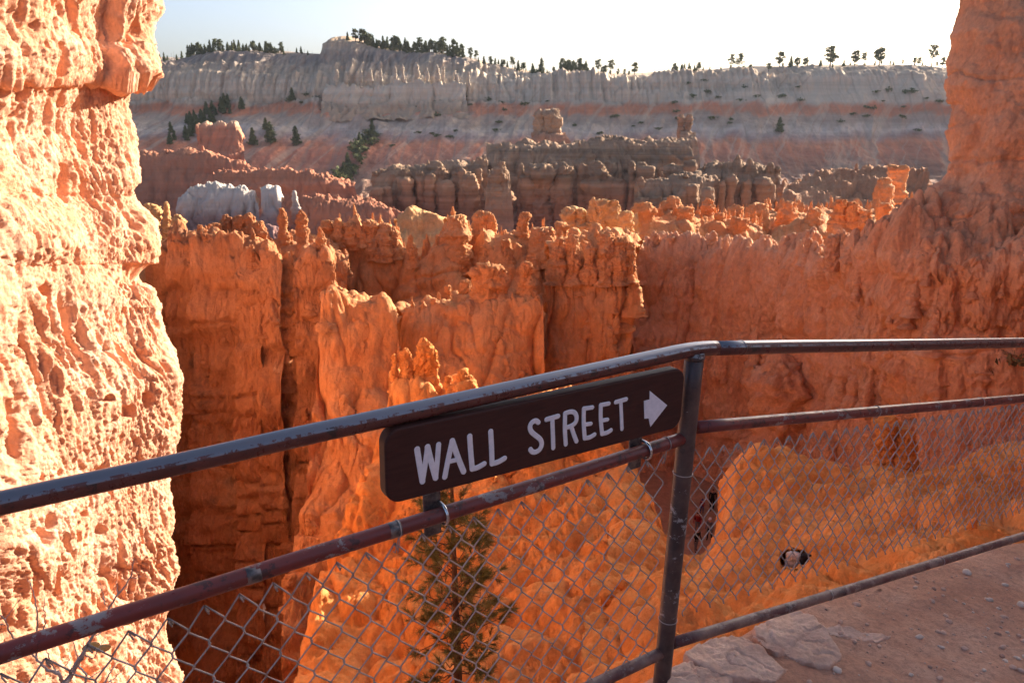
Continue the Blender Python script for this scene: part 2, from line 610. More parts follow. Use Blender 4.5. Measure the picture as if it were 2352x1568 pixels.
LF = [(x - float(np.interp(y, [150, 200, 430, 500, 590, 640], [34, 8, 4, 30, 30, 4])), y) for x, y in LE]
low = lambda dx, d, ymin: [(x + dx, max(y, ymin + 0.02 * y), d) for x, y in LE]
tall_patch('cliff', [low(-460, 58, 575), low(-110, 55, 560), low(-100, 40, 500), low(-95, 26, 400), low(-90, 16, 120), shift(LE, -75, 12), shift(LF, 0, 10.2), shift(LF, -95, 9.4, 0.97), shift(LE, -225, 8.3, 0.9),
                     shift(LE, -430, 7.1, 0.8), shift(LE, -900, 5.6, 0.7), shift(LE, -2600, 4.4, 0.6)],
           M['cliff'], 1050, 600, left_disp, 'sunlit pale orange cliff pitted with drip ribs, towering over the lower rail', 'cliff',
           wt=[0.1, 0.12, 0.15, 0.2, 0.4, 1.2, 2.6, 2.4, 1.4, 0.4, 0.15])

TE = [(2215, -262), (2222, -110), (2207, 0), (2200, 60), (2192, 110), (2180, 150), (2170, 195), (2181, 250), (2166, 330), (2150, 395), (2118, 425), (2112, 455),
      (2110, 480), (2100, 515), (2096, 548), (2092, 585), (2090, 640), (2090, 760), (2090, 900), (2090, 1100), (2090, 1300)]
TE = [(x + 12, y) for x, y in TE]


def tower_disp(P):
    q = P / 1.6 + 11.0
    wv = fbm(q * 0.5, 3)
    d = 0.8 * fbm(q * np.array([0.5, 0.5, 0.45]) + 5, 4)
    d += 0.34 * strat(P[..., 2] / 1.6 * 0.55 + 0.22 * wv, 9, 2)
    d += 0.62 * (billow(q * np.array([0.75, 0.75, 0.17]) + wv[..., None] * 0.3, 2) - 0.45)
    d += 0.34 * fbm(q * np.array([1.5, 1.5, 0.9]), 5, 0.64)
    d += 0.20 * (billow(q * np.array([3.2, 3.2, 1.3]) + wv[..., None], 3, 0.6) - 0.45) * smooth(-0.2, 0.3, fbm(q * 0.6 + 8, 2))
    zc = np.abs(perlin(np.stack([q[..., 0] * 0.1, q[..., 1] * 0.1, q[..., 2] * 0.75 + wv * 0.3], -1)))
    d -= 0.16 * (1 - smooth(0.0, 0.08, zc))
    d += 0.06 * fbm(q * 12, 3, 0.65)
    return d


tall_patch('rock_tower', [shift(TE, 420, 56), shift(TE, 130, 50), shift(TE, 22, 44), shift(TE, 0, 40.5),
                          [(x + 95, y + 10, 38.5) for x, y in TE], [(x + 260, y + 25, 37.3) for x, y in TE], [(x * 0.55 + 1330, y + 30, 36.5) for x, y in TE],
                          [(x * 0.3 + 2300, y + 30, 35.8) for x, y in TE], [(x * 0.3 + 2480, y + 60, 46) for x, y in TE], [(x * 0.3 + 2100, y + 60, 60) for x, y in TE]],
           M['pink'], 560, 420, tower_disp, 'tall shaded pinkish rock tower rising at the end of the long shaded wall', 'rock tower', fr=-6,
           wt=[0.4, 0.6, 1, 1.5, 2, 2, 1.2, 0.4, 0.3])

# ------------------------------------------------------------------ fins around the gully
fin('rock_wall', [
    [(380, 1300, 56), (560, 1300, 56), (790, 1300, 56)],
    [(372, 900, 57), (560, 900, 57), (800, 900, 57)],
    [(340, 585, 56), (400, 580, 56), (440, 560, 56), (470, 552, 56), (560, 556, 57), (610, 560, 57), (660, 572, 57.5), (720, 575, 58), (800, 600, 58)]],
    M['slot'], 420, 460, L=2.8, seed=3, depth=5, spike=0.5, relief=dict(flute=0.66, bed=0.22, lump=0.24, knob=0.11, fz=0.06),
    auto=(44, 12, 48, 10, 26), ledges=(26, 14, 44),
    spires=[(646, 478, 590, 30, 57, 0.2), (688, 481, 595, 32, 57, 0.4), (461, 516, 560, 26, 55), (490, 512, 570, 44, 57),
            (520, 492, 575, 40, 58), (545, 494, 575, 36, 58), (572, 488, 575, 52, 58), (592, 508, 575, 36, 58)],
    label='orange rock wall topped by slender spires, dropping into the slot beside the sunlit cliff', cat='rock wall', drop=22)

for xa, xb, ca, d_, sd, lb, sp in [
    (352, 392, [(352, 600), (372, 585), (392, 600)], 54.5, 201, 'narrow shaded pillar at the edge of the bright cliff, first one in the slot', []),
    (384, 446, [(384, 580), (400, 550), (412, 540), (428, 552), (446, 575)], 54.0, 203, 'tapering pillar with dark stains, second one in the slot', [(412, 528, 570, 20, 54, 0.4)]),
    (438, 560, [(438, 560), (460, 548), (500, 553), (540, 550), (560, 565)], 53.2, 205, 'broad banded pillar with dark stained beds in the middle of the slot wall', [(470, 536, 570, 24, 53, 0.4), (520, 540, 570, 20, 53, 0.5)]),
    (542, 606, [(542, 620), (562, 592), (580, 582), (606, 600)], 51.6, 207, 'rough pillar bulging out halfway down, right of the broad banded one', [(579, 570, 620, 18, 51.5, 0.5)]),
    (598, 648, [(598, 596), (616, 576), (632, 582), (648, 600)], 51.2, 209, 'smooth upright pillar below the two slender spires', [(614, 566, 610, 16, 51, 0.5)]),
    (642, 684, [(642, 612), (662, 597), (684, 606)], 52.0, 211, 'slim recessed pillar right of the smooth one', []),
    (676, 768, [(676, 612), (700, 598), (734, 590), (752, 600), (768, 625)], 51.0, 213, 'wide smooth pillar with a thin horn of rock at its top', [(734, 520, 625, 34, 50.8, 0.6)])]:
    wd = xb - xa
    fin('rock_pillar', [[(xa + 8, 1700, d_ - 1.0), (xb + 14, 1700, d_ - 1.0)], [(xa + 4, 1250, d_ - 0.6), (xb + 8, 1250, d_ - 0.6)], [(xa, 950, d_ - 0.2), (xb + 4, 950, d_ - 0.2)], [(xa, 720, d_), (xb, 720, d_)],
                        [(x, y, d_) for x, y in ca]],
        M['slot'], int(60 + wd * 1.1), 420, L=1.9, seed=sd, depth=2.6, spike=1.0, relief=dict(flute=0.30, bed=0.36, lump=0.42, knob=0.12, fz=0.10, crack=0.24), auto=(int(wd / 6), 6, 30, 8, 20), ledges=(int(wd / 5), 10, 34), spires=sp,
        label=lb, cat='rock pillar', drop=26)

fin('hoodoo_cluster', [
    [(300, 700, 60), (430, 700, 60)], [(310, 600, 62), (430, 600, 62)], [(320, 560, 63), (420, 560, 63)]],
    M['buff'], 120, 80, L=2.2, seed=5, depth=3, spires=[(340, 467, 590, 44, 62, 0.2), (377, 462, 590, 34, 62, 0.55), (403, 492, 590, 44, 61, 0.3), (322, 480, 590, 30, 61, 0.3)],
    label='sunlit yellowish hoodoos with knobbly heads right against the edge of the bright cliff', cat='hoodoos', drop=16)

fin('rock_fin', [
    [(640, 1700, 36), (930, 1700, 36)], [(668, 1300, 39), (930, 1300, 39)], [(705, 1080, 42), (925, 1080, 42)], [(728, 850, 44), (920, 850, 44.5)],
    [(740, 705, 44), (765, 690, 44), (800, 700, 45), (850, 705, 45), (880, 700, 45), (912, 740, 45)]],
    M['orange'], 200, 330, L=2.3, seed=8, depth=4, spike=0.9, relief=dict(crack=0.15, flute=0.62, bed=0.2, lump=0.28, knob=0.085),
    auto=(26, 10, 36, 10, 24), ledges=(30, 14, 44), spires=[(762, 678, 740, 26, 44), (884, 684, 740, 24, 45), (787, 690, 740, 30, 45), (842, 696, 750, 30, 45)],
    label='lighter orange fin with a notched top standing in front of the slot wall', drop=20)

fin('rock_fin', [
    [(760, 960, 60), (1200, 930, 60), (1480, 930, 60)], [(750, 780, 61), (1200, 780, 61), (1480, 780, 61)],
    [(740, 640, 61.5), (1000, 640, 61.5), (1480, 640, 62)],
    [(735, 530, 61), (780, 520, 61), (822, 512, 61), (840, 560, 61), (870, 530, 62), (905, 540, 62), (925, 580, 62), (965, 600, 62), (1000, 570, 62), (1030, 530, 63),
     (1070, 520, 63), (1085, 590, 63), (1110, 540, 63), (1135, 560, 63), (1170, 552, 63), (1200, 545, 64), (1250, 550, 64), (1300, 550, 64), (1400, 560, 64), (1480, 590, 64)]],
    M['orange'], 420, 240, L=2.6, seed=13, depth=4, spike=0.7, relief=dict(crack=0.15, flute=0.68, bed=0.14, lump=0.24, knob=0.085),
    auto=(84, 12, 56, 10, 26), ledges=(60, 14, 44),
    spires=[(748, 505, 560, 40, 61), (775, 502, 560, 36, 61), (806, 508, 560, 38, 61), (852, 505, 585, 40, 61), (884, 512, 585, 44, 61), (903, 518, 585, 30, 61),
            (944, 538, 610, 28, 60, 0.6), (1050, 494, 610, 62, 61, 0.2), (1102, 482, 570, 50, 68, 0.25), (1128, 492, 570, 34, 68), (1202, 486, 570, 34, 63, 0.3),
            (1168, 549, 600, 36, 62), (1241, 522, 590, 62, 62, 0.15), (1265, 528, 590, 30, 62, 0.4), (1296, 512, 600, 50, 61, 0.2), (1345, 540, 620, 40, 58, 0.3), (1372, 560, 640, 40, 58)],
    label='jagged orange fin with many crest spires spanning behind the sign, sunlit along its edges', drop=20)

fin('rock_block', [
    [(1250, 1020, 50), (1480, 1020, 51)], [(1258, 860, 51), (1468, 860, 52)], [(1256, 690, 51.2), (1462, 690, 52)],
    [(1262, 590, 51), (1290, 560, 51), (1330, 575, 51), (1370, 560, 52), (1410, 560, 52), (1455, 590, 52)]],
    M['orange'], 200, 240, L=2.6, seed=17, depth=4, spike=1.0, relief=dict(crack=0.15, flute=0.62, bed=0.22, lump=0.28, knob=0.09),
    auto=(22, 12, 40, 10, 24), ledges=(26, 14, 44),
    spires=[(1280, 545, 640, 46, 50, 0.3), (1316, 538, 640, 50, 50, 0.35), (1352, 556, 640, 40, 50, 0.3), (1390, 532, 640, 52, 50, 0.3), (1425, 545, 640, 44, 50, 0.3), (1450, 555, 640, 30, 50, 0.3)],
    label='massive orange block with a lumpy top, standing above the post end of the sign', cat='rock block', drop=18)

fin('rock_buttress', [
    [(900, 1080, 44), (1255, 1080, 45)], [(910, 950, 46), (1255, 950, 46.5)], [(912, 820, 47.5), (1250, 820, 47.5)],
    [(922, 725, 48), (960, 700, 48), (1000, 698, 48), (1050, 705, 48), (1090, 700, 48), (1160, 700, 48), (1200, 690, 48), (1248, 705, 48)]],
    M['orange'], 260, 220, L=2.8, seed=21, depth=5, spike=0.6, relief=dict(flute=0.66, bed=0.14, lump=0.32, knob=0.08),
    auto=(20, 10, 34, 10, 24), ledges=(36, 14, 50),
    spires=[(1120, 603, 715, 62, 48, 0.12), (1146, 612, 715, 40, 48, 0.2), (1098, 612, 715, 38, 48, 0.2), (1210, 600, 715, 50, 48, 0.35), (1070, 640, 720, 34, 50, 0.4), (1030, 655, 715, 26, 49, 0.5)],
    label='bulging orange buttress with a castle-like block and a pointed knob on its ledge', cat='rock buttress', drop=16)

fin('rock_wall', [
    [(1380, 1330, 60), (1600, 1300, 59), (1700, 1290, 56), (1800, 1280, 52), (1900, 1270, 47), (2000, 1260, 43), (2150, 1250, 40), (2600, 1240, 36)],
    [(1420, 1080, 61), (1600, 1080, 60), (1700, 1060, 57), (1800, 1050, 53), (1900, 1040, 48.5), (2000, 1030, 44), (2150, 1010, 40), (2600, 1000, 36)],
    [(1440, 800, 61), (1600, 800, 59), (1700, 800, 56), (1800, 800, 52), (1900, 800, 47), (2000, 790, 42.5), (2150, 780, 38.5), (2600, 780, 35)],
    [(1450, 640, 60), (1600, 650, 58.5), (1700, 650, 55), (1800, 650, 50), (1900, 645, 45), (2000, 630, 40.5), (2150, 610, 37), (2600, 610, 34.3)],
    [(1448, 600, 59), (1480, 576, 60), (1510, 568, 60), (1560, 580, 59), (1620, 578, 58), (1700, 586, 55), (1760, 578, 52.5), (1830, 580, 48.5), (1890, 592, 45), (1940, 576, 42.5), (1990, 556, 41), (2060, 522, 39.5), (2110, 498, 39), (2200, 498, 39.2), (2350, 500, 39.2), (2600, 500, 39.5)]],
    M['pink'], 620, 420, L=1.7, seed=25, depth=3, spike=1.6, relief=dict(flute=0.55, bed=0.15, lump=0.34, knob=0.19),
    auto=(100, 8, 40, 8, 22), ledges=(80, 10, 40),
    spires=[(1462, 560, 640, 40, 58, 0.3), (1500, 530, 610, 30, 60), (1545, 535, 610, 36, 59), (1640, 530, 600, 34, 58, 0.5), (1668, 545, 600, 26, 56, 0.5), (1920, 540, 610, 44, 43, 0.4), (1858, 545, 600, 30, 46.5, 0.4),
            (1712, 800, 1060, 150, 58, 0.25), (1812, 806, 1060, 170, 51, 0.3)],
    label='long shaded rounded wall below the tower, with a row of small lit knobs', cat='rock wall', drop=18)

fin('hoodoo', [
    [(640, 1750, 21), (1000, 1750, 20), (1560, 1750, 17)], [(690, 1500, 25), (1000, 1500, 24), (1540, 1500, 20)], [(760, 1280, 29), (1050, 1280, 28), (1540, 1280, 25)],
    [(840, 1100, 31.5), (1050, 1100, 31), (1460, 1080, 31)], [(885, 980, 32.7), (1080, 980, 32.7), (1340, 960, 33)],
    [(893, 880, 33), (930, 870, 33), (985, 880, 33), (1010, 920, 33), (1050, 880, 33), (1085, 880, 33), (1110, 935, 33), (1200, 925, 33), (1260, 908, 34), (1300, 905, 34), (1345, 930, 34)]],
    M['deep'], 380, 380, L=1.35, seed=29, depth=2.5, spike=0.5, relief=dict(flute=0.45, bed=0.28, lump=0.50, knob=0.10, crack=0.12),
    auto=(22, 4, 22, 8, 22), ledges=(26, 14, 60),
    spires=[(905, 812, 900, 26, 33, 0.5), (930, 800, 900, 36, 33, 0.35), (962, 774, 910, 62, 33, 0.4), (990, 800, 900, 40, 33), (1030, 862, 920, 26, 33), (1062, 846, 920, 40, 33, 0.4), (1080, 860, 920, 26, 33),
            (1153, 930, 980, 30, 33), (1204, 901, 980, 30, 33, 0.5), (1259, 896, 960, 34, 34, 0.4), (1298, 884, 960, 46, 34, 0.3)],
    label='glowing orange hoodoo with crusty pinnacles right behind the sign and its rail', cat='hoodoo', drop=16)

hump, HP = fin('rock_mound', [
    [(1240, 1800, 9.2), (1700, 1720, 8.6), (2000, 1640, 8.4), (2600, 1460, 9.5)],
    [(1330, 1560, 12.5), (1700, 1500, 12.5), (2000, 1420, 13), (2600, 1300, 14.5)],
    [(1360, 1400, 17), (1700, 1340, 17.5), (2000, 1280, 18), (2600, 1200, 19)],
    [(1385, 1310, 21), (1540, 1390, 21.5), (1620, 1390, 21.5), (1720, 1240, 23), (2000, 1160, 23.5), (2600, 1110, 24)],
    [(1400, 1225, 24), (1440, 1205, 24), (1500, 1215, 24), (1550, 1285, 24), (1608, 1285, 24.5), (1655, 1215, 25), (1690, 1085, 26), (1740, 1050, 26.5), (1800, 1055, 26.5), (1850, 1075, 26.5),
     (1950, 1100, 26.5), (2010, 1090, 26.5), (2100, 1095, 26.5), (2200, 1085, 26), (2260, 1050, 26), (2352, 1035, 25.5), (2600, 1020, 25)]],
    M['deep'], 560, 460, L=1.3, seed=33, depth=1.4, spike=0.35, relief=dict(flute=0.34, bed=0.26, lump=0.62, knob=0.08, fz=0.3, crack=0.16),
    auto=(14, 2, 10, 8, 20), ledges=(14, 20, 60),
    spires=[(1752, 1028, 1100, 50, 26.4, 0.5), (1775, 1036, 1100, 36, 26.4, 0.4), (2045, 955, 1110, 62, 27.5, 0.15), (2085, 985, 1110, 60, 27.6, 0.2), (2282, 1036, 1090, 50, 25.8, 0.4)],
    label='glowing orange mound behind the chain link with a knobbly ridge and a dark hole', cat='rock mound', drop=12)

hv = np.empty(len(hump.data.vertices) * 3)
hump.data.vertices.foreach_get('co', hv)
hv = hv.reshape(-1, 3)
hx, hy, hd = project(hv)
e_ = ((hx - 1824) / 36) ** 2 + ((hy - 1285) / 22) ** 2
push = (1 - smooth(0.5, 1.0, e_ + 0.35 * fbm(hv * 3.0, 3))) * (hd < 22)
dirs_ = hv - CAM
dirs_ /= np.linalg.norm(dirs_, axis=1)[:, None]
hv = hv + dirs_ * (push * 2.2)[:, None]
hump.data.vertices.foreach_set('co', hv.ravel())
hump.data.update()
m, nt, b = base_mat('pale_grey_fill', 0.9, 0.2)
nt.links.new(ramp(nt, mapped_noise(nt, 9, detail=6), [(0.3, (0.42, 0.34, 0.31)), (0.7, (0.58, 0.50, 0.46))]), b.inputs['Base Color'])
M['grey_fill'] = m
m, nt, b = base_mat('blackish_fill', 0.9, 0.2)
nt.links.new(ramp(nt, mapped_noise(nt, 9, detail=6), [(0.3, (0.008, 0.008, 0.010)), (0.7, (0.022, 0.022, 0.028))]), b.inputs['Base Color'])
M['black_fill'] = m  # unidentified black and pale shapes in the hole, modelled as short columns
for X, yt, yb, wp, mt, lb in [(1826, 1268, 1316, 36, 'grey_fill', 'pale grey shape in the middle of the dark hole in the mound'), (1800, 1262, 1308, 24, 'black_fill', 'black shape at the left of the pale one in the hole'),
                              (1852, 1272, 1310, 22, 'black_fill', 'black shape at the right of the pale one in the hole')]:
    k = np.argmin((hx - X) ** 2 + (hy - 1298) ** 2 + (hd > 22) * 1e6)
    d_ = (hd[k] if mt != 'x' else 0) + 0.25
    r_ = wp / 2 * d_ / FX
    mb = MB()
    tp = Q(X, yt, d_)
    b0 = tp.copy()
    b0[2] = Q(X, yb, d_)[2] - 0.1
    mb.grid(column_grid(b0, tp, r_, X * 0.3, 0.1, 24, 30, 0.7, 0.7, 0.06), wrap=True)
    tag(mb.build('rock', M[mt]), lb, 'rock')

# ------------------------------------------------------------------ hoodoo field beyond the crest
fin('rock_table', [[(890, 640, 84), (1040, 640, 84)], [(905, 560, 86), (1030, 560, 86)], [(912, 500, 88), (940, 483, 88), (975, 486, 88), (1005, 497, 88), (1018, 505, 88)]],
    M['buff'], 110, 80, L=2.6, seed=37, depth=6, spike=0.4, relief=dict(flute=0.25, bed=0.5, lump=0.3, knob=0.1), label='flat greyish table of layered rock poking up behind the crest spires', cat='rock table', drop=14)
fin('hoodoo_cluster', [[(1280, 640, 80), (1490, 640, 80)], [(1290, 560, 84), (1470, 560, 84)], [(1294, 486, 86), (1320, 484, 86), (1360, 490, 86), (1410, 480, 86), (1430, 520, 86), (1465, 500, 86)]],
    M['buff'], 150, 110, L=2.6, seed=41, depth=4, spike=0.6, relief=dict(flute=0.35, bed=0.3, lump=0.3, knob=0.1),
    spires=[(1306, 476, 560, 40, 85, 0.15), (1332, 478, 560, 40, 85, 0.15), (1363, 452, 560, 42, 84, 0.55), (1384, 458, 560, 40, 84, 0.15), (1406, 458, 560, 40, 84, 0.15), (1439, 484, 570, 46, 80, 0.45)],
    label='buff hoodoo group with a pointed cap beside two square heads, behind the jagged crest', cat='hoodoos', drop=16)
fin('hoodoo_cluster', [[(1450, 660, 84), (1760, 660, 84)], [(1460, 580, 92), (1750, 580, 92)], [(1468, 510, 96), (1540, 500, 98), (1620, 510, 98), (1750, 530, 98)]],
    M['orange_far'], 220, 110, L=2.8, seed=43, depth=8, spike=0.7, auto=(60, 14, 50, 14, 34),
    spires=[(1484, 465, 540, 62, 95, 0.2), (1540, 450, 540, 64, 100, 0.5), (1512, 478, 540, 40, 98), (1625, 454, 540, 40, 100, 0.4), (1580, 476, 540, 50, 96), (1655, 490, 545, 40, 97, 0.4), (1700, 500, 560, 60, 95, 0.3)],
    label='orange hoodoo group with broad pointed heads filling the gap right of the buff one', cat='hoodoos', drop=20)
fin('hoodoo_cluster', [[(1640, 640, 100), (2110, 640, 90)], [(1650, 560, 116), (2110, 550, 104)], [(1660, 500, 130), (1780, 490, 134), (1900, 490, 130), (2110, 480, 120)]],
    M['orange_far'], 260, 110, L=3.4, seed=47, depth=18, spike=0.7, auto=(90, 12, 46, 16, 42),
    spires=[(1690, 470, 540, 60, 120, 0.4), (1745, 468, 550, 70, 118, 0.3), (1810, 462, 545, 60, 120, 0.4), (1868, 478, 560, 60, 115, 0.35)],
    label='mass of small weathered orange hoodoos spreading below the far slope toward the tower', cat='hoodoos', drop=26)
fin('rock_block', [[(1905, 600, 76), (2010, 600, 76)], [(1912, 530, 79), (2000, 530, 79)], [(1915, 475, 80), (1950, 468, 80), (1995, 490, 80)]],
    M['orange_far'], 100, 100, L=2.0, seed=51, depth=3, spike=0.5, relief=dict(flute=0.4, bed=0.2, lump=0.2, knob=0.07),
    spires=[(1932, 457, 560, 40, 79, 0.1), (1960, 462, 560, 40, 79, 0.1), (1984, 482, 560, 40, 79, 0.1)], label='square orange rock block with a frayed top, standing alone in the hoodoo field', cat='rock block', drop=12)
for (X, yt, yb, wp, d, tp, lb) in [
    (2035, 466, 560, 30, 66, 0.1, 'thin orange hoodoo with a flared head close to the tower shoulder'),
    (2064, 380, 470, 46, 150, 0.1, 'red upright rock slab standing tall above the hoodoo field'),
    (2036, 408, 480, 40, 140, 0.2, 'shorter orange rock slab touching the red upright one')]:
    r = wp / 2 * d / FX
    t0, b0 = Q(X, yt, d), Q(X, yt, d)
    b0[2] = Q(X, yb, d)[2]
    mb = MB()
    mb.grid(column_grid(b0, t0, r, X * 0.1, tp, 36, 60, rough=0.8), wrap=True)
    tag(mb.build('hoodoo', M['orange_far']), lb, 'hoodoo')

# ------------------------------------------------------------------ the shaded amphitheatre wall and its rim
def zramp(m, nt, stops, z0, z1, wob=8.0, freq=0.012, shift=None):
    g = nt.nodes.new('ShaderNodeNewGeometry')
    sp = nt.nodes.new('ShaderNodeSeparateXYZ')
    nt.links.new(g.outputs['Position'], sp.inputs[0])
    n = mapped_noise(nt, freq, (1, 1, 1), 6, 0.6, 3.0)
    z = math_node(nt, 'ADD', sp.outputs[2], math_node(nt, 'MULTIPLY', math_node(nt, 'SUBTRACT', n, 0.5), wob * 2))
    if shift is not None:
        z = math_node(nt, 'ADD', z, math_node(nt, 'MULTIPLY', math_node(nt, 'SUBTRACT', shift, 0.5), 26.0))
    mr = nt.nodes.new('ShaderNodeMapRange')
    mr.inputs[1].default_value = z0
    mr.inputs[2].default_value = z1
    nt.links.new(z, mr.inputs[0])
    return ramp(nt, mr.outputs[0], stops)


def slant_noise(nt, fx, fz, detail=7, slope=1.05, off=0.0):
    g = nt.nodes.new('ShaderNodeNewGeometry')
    sp = nt.nodes.new('ShaderNodeSeparateXYZ')
    nt.links.new(g.outputs['Position'], sp.inputs[0])
    sx = math_node(nt, 'SUBTRACT', sp.outputs[0], math_node(nt, 'MULTIPLY', sp.outputs[2], slope))
    cb = nt.nodes.new('ShaderNodeCombineXYZ')
    nt.links.new(math_node(nt, 'MULTIPLY', sx, fx), cb.inputs[0])
    nt.links.new(math_node(nt, 'MULTIPLY', sp.outputs[2], fz), cb.inputs[1])
    cb.inputs[2].default_value = off
    n = node(nt, 'ShaderNodeTexNoise', Scale=1.0, Detail=detail, Roughness=0.6)
    nt.links.new(cb.outputs[0], n.inputs['Vector'])
    return n.outputs['Fac']


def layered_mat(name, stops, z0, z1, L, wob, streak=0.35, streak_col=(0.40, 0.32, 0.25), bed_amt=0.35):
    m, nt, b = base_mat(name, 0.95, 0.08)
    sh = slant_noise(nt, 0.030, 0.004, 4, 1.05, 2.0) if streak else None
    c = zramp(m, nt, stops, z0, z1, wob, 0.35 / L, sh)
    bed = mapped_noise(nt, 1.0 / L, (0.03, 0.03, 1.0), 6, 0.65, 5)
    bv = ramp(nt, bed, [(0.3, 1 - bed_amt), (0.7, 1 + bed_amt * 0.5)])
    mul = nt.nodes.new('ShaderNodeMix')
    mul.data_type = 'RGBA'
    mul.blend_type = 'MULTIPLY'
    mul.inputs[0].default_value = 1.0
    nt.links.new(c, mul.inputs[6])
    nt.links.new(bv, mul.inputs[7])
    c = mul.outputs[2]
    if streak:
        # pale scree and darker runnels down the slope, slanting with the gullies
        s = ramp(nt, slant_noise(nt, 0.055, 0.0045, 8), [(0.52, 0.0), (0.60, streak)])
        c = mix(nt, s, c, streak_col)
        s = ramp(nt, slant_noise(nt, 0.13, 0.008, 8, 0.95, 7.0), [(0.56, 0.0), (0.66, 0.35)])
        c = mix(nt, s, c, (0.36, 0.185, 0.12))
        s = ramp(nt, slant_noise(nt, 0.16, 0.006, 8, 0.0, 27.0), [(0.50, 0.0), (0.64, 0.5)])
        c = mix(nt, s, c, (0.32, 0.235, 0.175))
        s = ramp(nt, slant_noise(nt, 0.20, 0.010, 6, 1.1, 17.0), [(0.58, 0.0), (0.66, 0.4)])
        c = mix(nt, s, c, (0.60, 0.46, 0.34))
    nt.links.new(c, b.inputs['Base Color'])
    bump(nt, b, mapped_noise(nt, 1.2 / L, (1, 1, 0.5), 10, 0.68, 2), L * 0.35, 0.9)
    return m


# rim line of the plateau, (X, Y) on the photograph
RIM = [(-400, 150), (100, 140), (345, 134), (400, 136), (450, 126), (500, 119), (600, 119), (700, 127), (735, 128), (742, 104), (757, 90), (790, 88), (830, 101),
       (880, 116), (930, 121), (1000, 124), (1076, 136), (1131, 151), (1222, 167), (1307, 173), (1515, 172), (1584, 166), (1650, 162), (1749, 168),
       (1786, 155), (1855, 155), (1969, 151), (2115, 151), (2178, 158), (2500, 168), (2900, 170)]
RX, RY = np.array([p[0] for p in RIM], float), np.array([p[1] for p in RIM], float)
RD = 900.0
nS, nT = 1300, 420
xs = np.linspace(-400, 2900, nS)


def frow(fY, fd):
    return np.array([Q(x, fY(x), fd(x)) for x in xs])


ry = lambda x: np.interp(x, RX, RY)
cb_ = lambda x: np.interp(x, [-400, 300, 560, 760, 1000, 1150, 1500, 1800, 1860, 2200, 2900], [232, 236, 228, 238, 236, 226, 215, 200, 176, 172, 186])
rows = [frow(lambda x: 640, lambda x: 470), frow(lambda x: np.interp(x, [300, 800, 1500, 2200], [540, 520, 470, 450]), lambda x: 600), frow(lambda x: 400, lambda x: 730),
        frow(lambda x: 310, lambda x: 810), frow(lambda x: cb_(x), lambda x: 868)]
# white cliff band, then a bench and the rim above it
ct = lambda x: np.interp(x, [-400, 300, 740, 800, 1000, 1200, 1350, 1850, 2900], [150, 158, 180, 176, 184, 184, 180, 168, 180])
rows.append(frow(lambda x: min(cb_(x) - 6, max(ct(x), ry(x) + 3)), lambda x: 882))
rows.append(frow(lambda x: ry(x), lambda x: RD + 25))
back = rows[-1] + np.array([0, 120, 6.0])
rows.append(back)
rows.append(back + np.array([0, 600, 10.0]))
P, t, tt = patch_grid(rows, nS, nT)
N = grid_normals(P)
if np.mean(np.sum(N[:200] * (CAM - P[:200]), axis=2)) < 0:
    N = -N
tb, tcl, trm = t[4], t[5], t[6]
sk = P[..., 0] - P[..., 2] * 1.05 + 0.25 * P[..., 1]
qs = np.stack([sk / 34.0, P[..., 2] / 240.0, 0 * sk + 3], -1)
spur = (billow(qs, 3, 0.55) - 0.45)
talus = smooth(0.02, 0.12, tt) * (1 - smooth(tb - 0.02, tb + 0.01, tt))
cliffw = smooth(tb - 0.03, tb, tt) * (1 - smooth(trm - 0.01, trm + 0.03, tt))
lower = 1 - smooth(t[1], t[2], tt)
fl = np.stack([P[..., 0] / 13.0, P[..., 2] / 150.0, P[..., 1] / 90.0], -1)
flute = billow(fl + fbm(P / 40.0, 2)[..., None] * 0.4, 3, 0.6) - 0.45 + 0.6 * (billow(fl * np.array([2.6, 1.2, 1.0]) + 4, 2, 0.6) - 0.45)
D = -spur * 6 * talus[:, None] + (flute * 13 + 4 * strat(P[..., 2] / 9.0, 3)) * cliffw[:, None] * np.where(P[..., 0] < 330, 1.0, 0.5)
D += fbm(P / 60.0, 4) * 12 * (1 - smooth(trm, trm + 0.05, tt))[:, None]
D += (flute * 10 + 3 * strat(P[..., 2] / 8.0, 8)) * lower[:, None]
D += fbm(P / 7.0, 3) * 1.6 * (1 - smooth(trm, trm + 0.03, tt))[:, None]
P2 = P + N * D[..., None]
edge = (smooth(trm - 0.03, trm, tt) * (1 - smooth(trm + 0.02, trm + 0.08, tt)))[:, None]
P2 = P2 * (1 - 0.75 * edge[..., None]) + P * 0.75 * edge[..., None]
FARP = P2
zz = lambda Y, d: Q(1200, Y, d)[2]
Z0, Z1 = zz(520, 620), zz(85, 920)
fz = lambda Y, d: (zz(Y, d) - Z0) / (Z1 - Z0)
WHITE, GREY, TAN, RED, DRED, PALE = (0.72, 0.56, 0.40), (0.58, 0.43, 0.30), (0.62, 0.43, 0.27), (0.66, 0.255, 0.135), (0.58, 0.225, 0.13), (0.72, 0.56, 0.44)
stops = [(0.0, DRED), (fz(445, 680), (0.35, 0.20, 0.13)), (fz(400, 730), (0.34, 0.18, 0.12)), (fz(350, 775), DRED), (fz(330, 790), RED), (fz(312, 805), (0.54, 0.36, 0.29)), (fz(298, 818), PALE),
         (fz(285, 826), (0.52, 0.38, 0.28)), (fz(266, 842), (0.52, 0.34, 0.24)), (fz(258, 850), RED), (fz(244, 860), RED), (fz(234, 867), (0.60, 0.46, 0.33)), (fz(215, 874), WHITE), (fz(180, 884), WHITE), (fz(160, 895), GREY), (fz(130, 910), (0.35, 0.28, 0.24)), (1.0, TAN)]
mb = MB()
mb.grid(P2, flip=True)
M['far'] = layered_mat('banded_slope', stops, Z0, Z1, 16.0, 5.0, 0.42, (0.64, 0.48, 0.33), 0.3)
